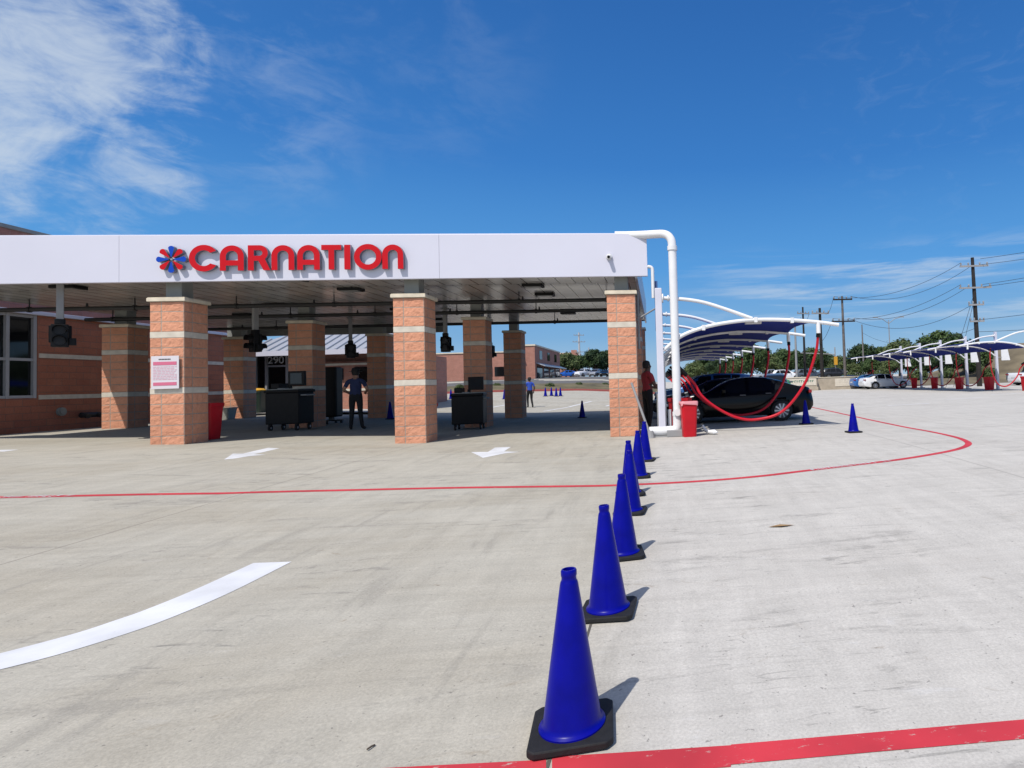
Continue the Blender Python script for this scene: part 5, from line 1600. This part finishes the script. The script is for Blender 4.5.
# ------------------------------------------------------------------ far brick shops
fs_ = thing('shop_building', 'two storey brown brick shop with a row of dark ground floor openings', 'building', (-17.75, 85, 2.0), 0)
B0 = (-.3)
mb = MB(); mb.box(-1.4, .25, .0, .4, -1.3, 5.1); mb.box(-1.4, .25, .4, 21, -1.3, 5.1); mb.build('wall', M_BRICK2, fs_)
mb = MB(); mb.box(-1.5, .35, -.1, 21.1, 5.102, 5.32); mb.build('cornice', M_CAST, fs_)
for k in range(3):
    mb = MB(); mb.box(.252, .30, 3 + k * 6.2, 5 + k * 6.2, 3.3, 4.6); mb.build('window', M_GLASSD, fs_)
for k in range(4):
    mb = MB(); mb.box(.252, .30, 1.2 + k * 5.0, 4.9 + k * 5.0, -.6, 2.2); mb.build('shopfront', M_GLASSD, fs_)
mb = MB(); mb.add([(.25, .8, 2.75), (1.5, .8, 2.3), (1.5, 20.5, 2.3), (.25, 20.5, 2.75), (.25, .8, 2.60), (1.5, .8, 2.15), (1.5, 20.5, 2.15), (.25, 20.5, 2.60)], [(0, 1, 2, 3), (7, 6, 5, 4), (0, 4, 5, 1), (1, 5, 6, 2), (2, 6, 7, 3)]); mb.build('awning', M_ROOFMETAL, fs_)
lw = thing('shop_building', 'long low pinkish brick building behind the small cart with a screen', 'building', (-27, 84, 2.0))
mb = MB(); mb.box(-9, 7.6, 0, 12, -1.3, 4.2); mb.build('wall', M_BRICK2, lw)
mb = MB(); mb.box(-9.1, 7.7, -.1, 12.1, 4.202, 4.36); mb.build('cornice', M_CAST, lw)
mb = MB(); mb.box(-9.02, 7.62, -.03, -.002, -1.3, .35); mb.build('stone_base', M_TAN, lw)
for x in (-7.6, -5.2, .2, 2.6, 4.2):
    mb = MB(); mb.box(x, x + 1.3, -.05, -.004, .9, 2.2); mb.build('window', M_GLASSD, lw)
mb = MB(); mb.add([(-6.2, -.02, 3.2), (-4.2, -.02, 3.2), (-4.2, -1.1, 2.5), (-6.2, -1.1, 2.5), (-6.2, -.02, 3.1), (-4.2, -.02, 3.1), (-4.2, -1.1, 2.4), (-6.2, -1.1, 2.4)], [(0, 3, 2, 1), (4, 5, 6, 7), (3, 7, 6, 2), (0, 4, 7, 3), (1, 2, 6, 5)]); mb.build('red_awning', M_REDCL, lw)
bk = thing('shop_building', 'tan roofed block peeping above the trees right of the far shops', 'building', (at(568, 352, 150), 150, 2.4))
mb = MB(); mb.box(-3.2, 2.2, 0, 8, -1, 7.0); mb.box(.8, 2.2, -.3, -.004, 6.0, 7.8); mb.build('wall', M_BRICK2, bk)
mb = MB(); mb.box(-3.3, 2.3, .003, 8.1, 7.002, 7.2); mb.build('cornice', M_CAST, bk)

# ------------------------------------------------------------------ wall, monument sign and utility poles on the right
w1 = thing('monument_sign', 'low tan masonry sign with a round green logo beyond the slab', 'sign', (13.1, 52.7, 0))
mb = MB(); mb.box(-1.9, 1.75, 0, .5, 0, .42); mb.box(-1.8, 1.65, .05, .45, .42, 1.52); mb.build('wall', M_TAN, w1)
mb = MB(); mb.box(-1.9, 1.75, -.02, .52, 1.522, 1.62); mb.build('coping', M_CAST, w1)
mb = MB(); mb.box(-1.72, 1.57, .02, .049, .62, 1.46); mb.build('face_panel', M_CAST2, w1)
MB().tube([(-1.2, .019, 1.04), (-1.2, -.01, 1.04)], .33, 24).build('logo_disc', mat('logo_green', (.01, .26, .10), .5), w1)
mb = MB(); rs_ = random.Random(3); x = -.72
while x < 1.35:
    hgt = rs_.uniform(.17, .3); mb.box(x, x + .06, .005, .019, 1.0, 1.0 + hgt); mb.box(x + .06, x + .15, .005, .019, 1.0 + hgt - .05, 1.0 + hgt); x += .21
mb.build('sign_lettering', mat('sign_green_text', (.02, .16, .10), .5), w1)
w2 = thing('brick_enclosure', 'low tan block enclosure with a pale panel right of the green logo sign', 'wall', (16.6, 53.4, 0))
mb = MB(); mb.box(-1.55, 2.5, 0, .3, 0, 1.35); mb.box(-1.55, -1.25, .3, 3, 0, 1.35); mb.box(2.2, 2.5, .3, 3, 0, 1.35); mb.build('wall', M_TAN, w2)
mb = MB(); mb.box(.1, 1.6, -.03, -.002, .35, 1.2); mb.build('panel', M_CAST2, w2)
mb = MB(); mb.box(-1.6, 2.55, -.04, .34, 1.352, 1.42); mb.build('coping', M_CAST, w2)

w1.scale = (1, 1, .80); w2.scale = (1, 1, .86)
def pole(label, x, y, h, arms, m=M_POLE, r0=.17, lean=(0, 0), name='utility_pole', extras=True):
    z = G(x, y)
    r = thing(name, label, 'utility pole' if name == 'utility_pole' else 'street lamp', (x, y, z), 0, 'utility poles' if name == 'utility_pole' else None)
    MB().tube([(0, 0, -.1), (lean[0], lean[1], h)], [r0, r0 * .62], 10).build('shaft', m, r, smooth_deg=50)
    for az, aw, ang, mm in arms:
        c, s_ = math.cos(rad(ang)), math.sin(rad(ang)); q = az / h
        mb = MB(); mb.obox((lean[0] * q - s_ * .0, lean[1] * q - .2, az), (c * aw / 2, s_ * aw / 2, 0), (-s_ * .055, c * .055, 0), (0, 0, .07)); a_ = mb.build('crossarm', mm, r)
        for u in (-.46, -.2, .2, .46):
            ins = MB(); ins.lathe([(.03, .07), (.05, .10), (.075, .16), (.05, .20), (.075, .24), (.03, .30)], 10, (lean[0] * q + c * aw * u, lean[1] * q - .2 + s_ * aw * u, az)); ins.build('insulator', M_POLEGREY, a_)
    return r
pole('tallest dark utility pole with two crossarms rising over the right hand canopies', 26.9, 45.8, 10.95, [(10.2, 2.4, -8, M_POLEGREY), (8.35, 2.7, -8, M_POLEGREY), (6.9, 1.3, -8, M_POLEGREY), (5.5, 1.2, -8, M_POLEGREY)], r0=.22, lean=(-.1, 0))
pole('grey brown utility pole with two wide crossarms beside the tan enclosure', 18.1, 54.5, 9.1, [(8.75, 1.9, 0, M_POLE), (6.6, 2.3, 0, M_POLE)], mat('weathered_grey_pole', (.13, .115, .105), .9, noise=(3, .25)), r0=.16)
pole('black utility pole just right of the tip of the nearest blue shade canopy', at(822.5, 380, 56), 56, 8.15, [(7.6, 1.9, 10, M_POLEGREY)], r0=.2)
pole('dark slim utility pole behind the tip of the nearest blue shade canopy', at(805.5, 380, 75), 75, 9.9, [(9.0, 1.8, 15, M_POLEGREY)], r0=.18)
pole('pale grey pole behind the second shade canopy tip', at(797, 380, 72), 72, 7.8, [], M_POLEGREY, r0=.17)
pole('thin grey pole standing in the trees right of the double crossarm pole', at(864, 375, 90), 90, 8.6, [], mat('weathered_pale_pole', (.17, .16, .155), .9), r0=.15)
pole('pale tall pylon pole seen through the canopy above the far trees', at(580, 378, 150), 150, 11.6, [(10.9, 2.6, 20, M_POLEGREY), (9.2, 3.2, 20, M_POLEGREY), (6.6, 2.2, 20, M_POLEGREY)], mat('concrete_pole', (.45, .45, .46), .8), r0=.32)
pole('faint shorter pylon pole right of the tall one, seen through the canopy', at(589.5, 378, 180), 180, 9.6, [(8.2, 1.6, 20, M_POLEGREY), (7.2, 1.6, 20, M_POLEGREY)], mat('concrete_pole_grey', (.36, .37, .39), .8), r0=.28)
sl = pole('twin armed street lamp above the far trees on the right', at(891, 375, 100), 100, 10.2, [], M_POLEGREY, .12, name='street_lamp')
for s_ in (-1, 1):
    MB().tube([(0, 0, 9.6), (s_ * 1.2, 0, 10.45), (s_ * 2.3, 0, 10.75)], .06, 8).build('lamp_arm', M_POLEGREY, sl, smooth_deg=50)
    mb = MB(); mb.box(s_ * 2.5 - .4, s_ * 2.5 + .4, -.15, .15, 10.68, 10.84); mb.build('lamp_head', M_POLEGREY, sl)
ts = thing('traffic_signal', 'distant yellow traffic signal on a pole in front of orange leaves', 'traffic light', (at(836, 378, 95), 95, 0))
MB().tube([(0, 0, 0), (0, 0, 6.2)], .1, 8).build('shaft', M_POLEGREY, ts)
MB().tube([(0, 0, 5.0), (-6.0, 0, 5.4)], .07, 8).build('mast_arm', M_POLEGREY, ts)
mb = MB(); mb.box(-.28, .28, -.35, -.12, 3.2, 4.6); mb.build('signal_head', mat('signal_yellow', (.60, .30, .02), .5), ts)
tree(1, at(833, 378, 99), 99, .5, .1, 'small tree right behind the distant yellow traffic signal', GT)

# wires: real sagging cables from arm to arm
def wire(label, a, b_, sag, r=.018):
    A, B_ = Vector(a), Vector(b_)
    pts = [A.lerp(B_, k / 24) - Vector((0, 0, sag * 4 * (k / 24) * (1 - k / 24))) for k in range(25)]
    mb = MB(); mb.tube(pts, r, 5); o = mb.build('power_line', M_WIRE, smooth_deg=80)
    return tag(o, label, 'cable', 'overhead power lines')
T = (26.8, 45.6)
wire('overhead line from the tall pole top arm to the left end of the far crossarm', (25.7, 45.7, 10.5), (17.2, 54.3, 9.05), 1.1)
wire('overhead line from the tall pole top to the right end of the far crossarm', (26.75, 45.8, 10.3), (18.9, 54.3, 9.05), 1.3)
wire('overhead line from the tall pole second arm to the lower left crossarm', (25.6, 45.7, 8.65), (17.0, 54.3, 6.9), 1.0)
wire('overhead line from the tall pole second arm to the lower right crossarm', (26.3, 45.7, 8.5), (19.2, 54.3, 6.9), 1.05)
wire('overhead line from the tall pole small bracket to the lower crossarm', (26.7, 45.8, 7.0), (18.6, 54.3, 6.9), 1.5)
wire('overhead line dropping from the tall pole towards the thin grey pole', (26.7, 45.8, 4.9), (at(864, 375, 90), 90, 8.2), 1.6)
for (z, z2, lab) in ((10.8, 11.2, 'uppermost overhead line leaving the picture right of the tall pole'), (10.3, 10.6, 'second overhead line leaving the picture right of the tall pole'), (8.6, 9.55, 'third overhead line leaving the picture right of the tall pole'), (8.4, 9.2, 'fourth overhead line leaving the picture right of the tall pole'), (5.6, 6.7, 'fifth overhead line leaving the picture right of the tall pole'), (4.6, 5.1, 'lowest overhead line leaving the picture right of the tall pole')):
    k = .55 if z > 8 else 0
    wire(lab, (26.85 + k, 45.6, z), (23.7 + 17.0, 20.0, z + (z2 - z) * 2.4), .75)
wire('overhead line between the double crossarm pole and the black pole', (17.2, 54.4, 9.0), (at(819.5, 380, 56) + .8, 56, 7.6), .6)
wire('lower overhead line between the double crossarm pole and the black pole', (17.0, 54.4, 6.8), (at(819.5, 380, 56), 56, 4.6), .5)
wire('overhead line from the black pole to the dark slim pole', (at(819.5, 380, 56) - .8, 56, 7.6), (at(803, 380, 75), 75, 9.3), .8)
guy = wire('steep guy wire running down left from the tall pole', (26.8, 45.7, 8.0), (24.3, 46.6, 0), 0)
wire('second steep guy wire running down left from the tall pole', (26.8, 45.7, 7.6), (25.0, 46.6, 0), 0)
# oil-brown leaf on the slab and a twig near the cones
lf_ = MB(); x, y = 1.07, 5.23
lf_.add([(x - .12, y, G(x, y) + .006), (x, y - .035, G(x, y) + .014), (x + .13, y + .01, G(x, y) + .006), (x, y + .045, G(x, y) + .012)], [(0, 1, 2, 3)])
tag(lf_.build('fallen_leaf', mat('dry_leaf', (.30, .19, .09), .9)), 'flat brown dry leaf lying on the pale slab right of the cones', 'leaf')
tw_ = MB(); x, y = -1.16, 2.425
tw_.tube([(x, y, G(x, y) + .008), (x + .008, y + .018, G(x, y) + .008), (x + .014, y + .03, G(x, y) + .005)], .0035, 6)
tag(tw_.build('twig', M_BARK), 'tiny dark twig on the slab left of the nearest cone', 'twig')
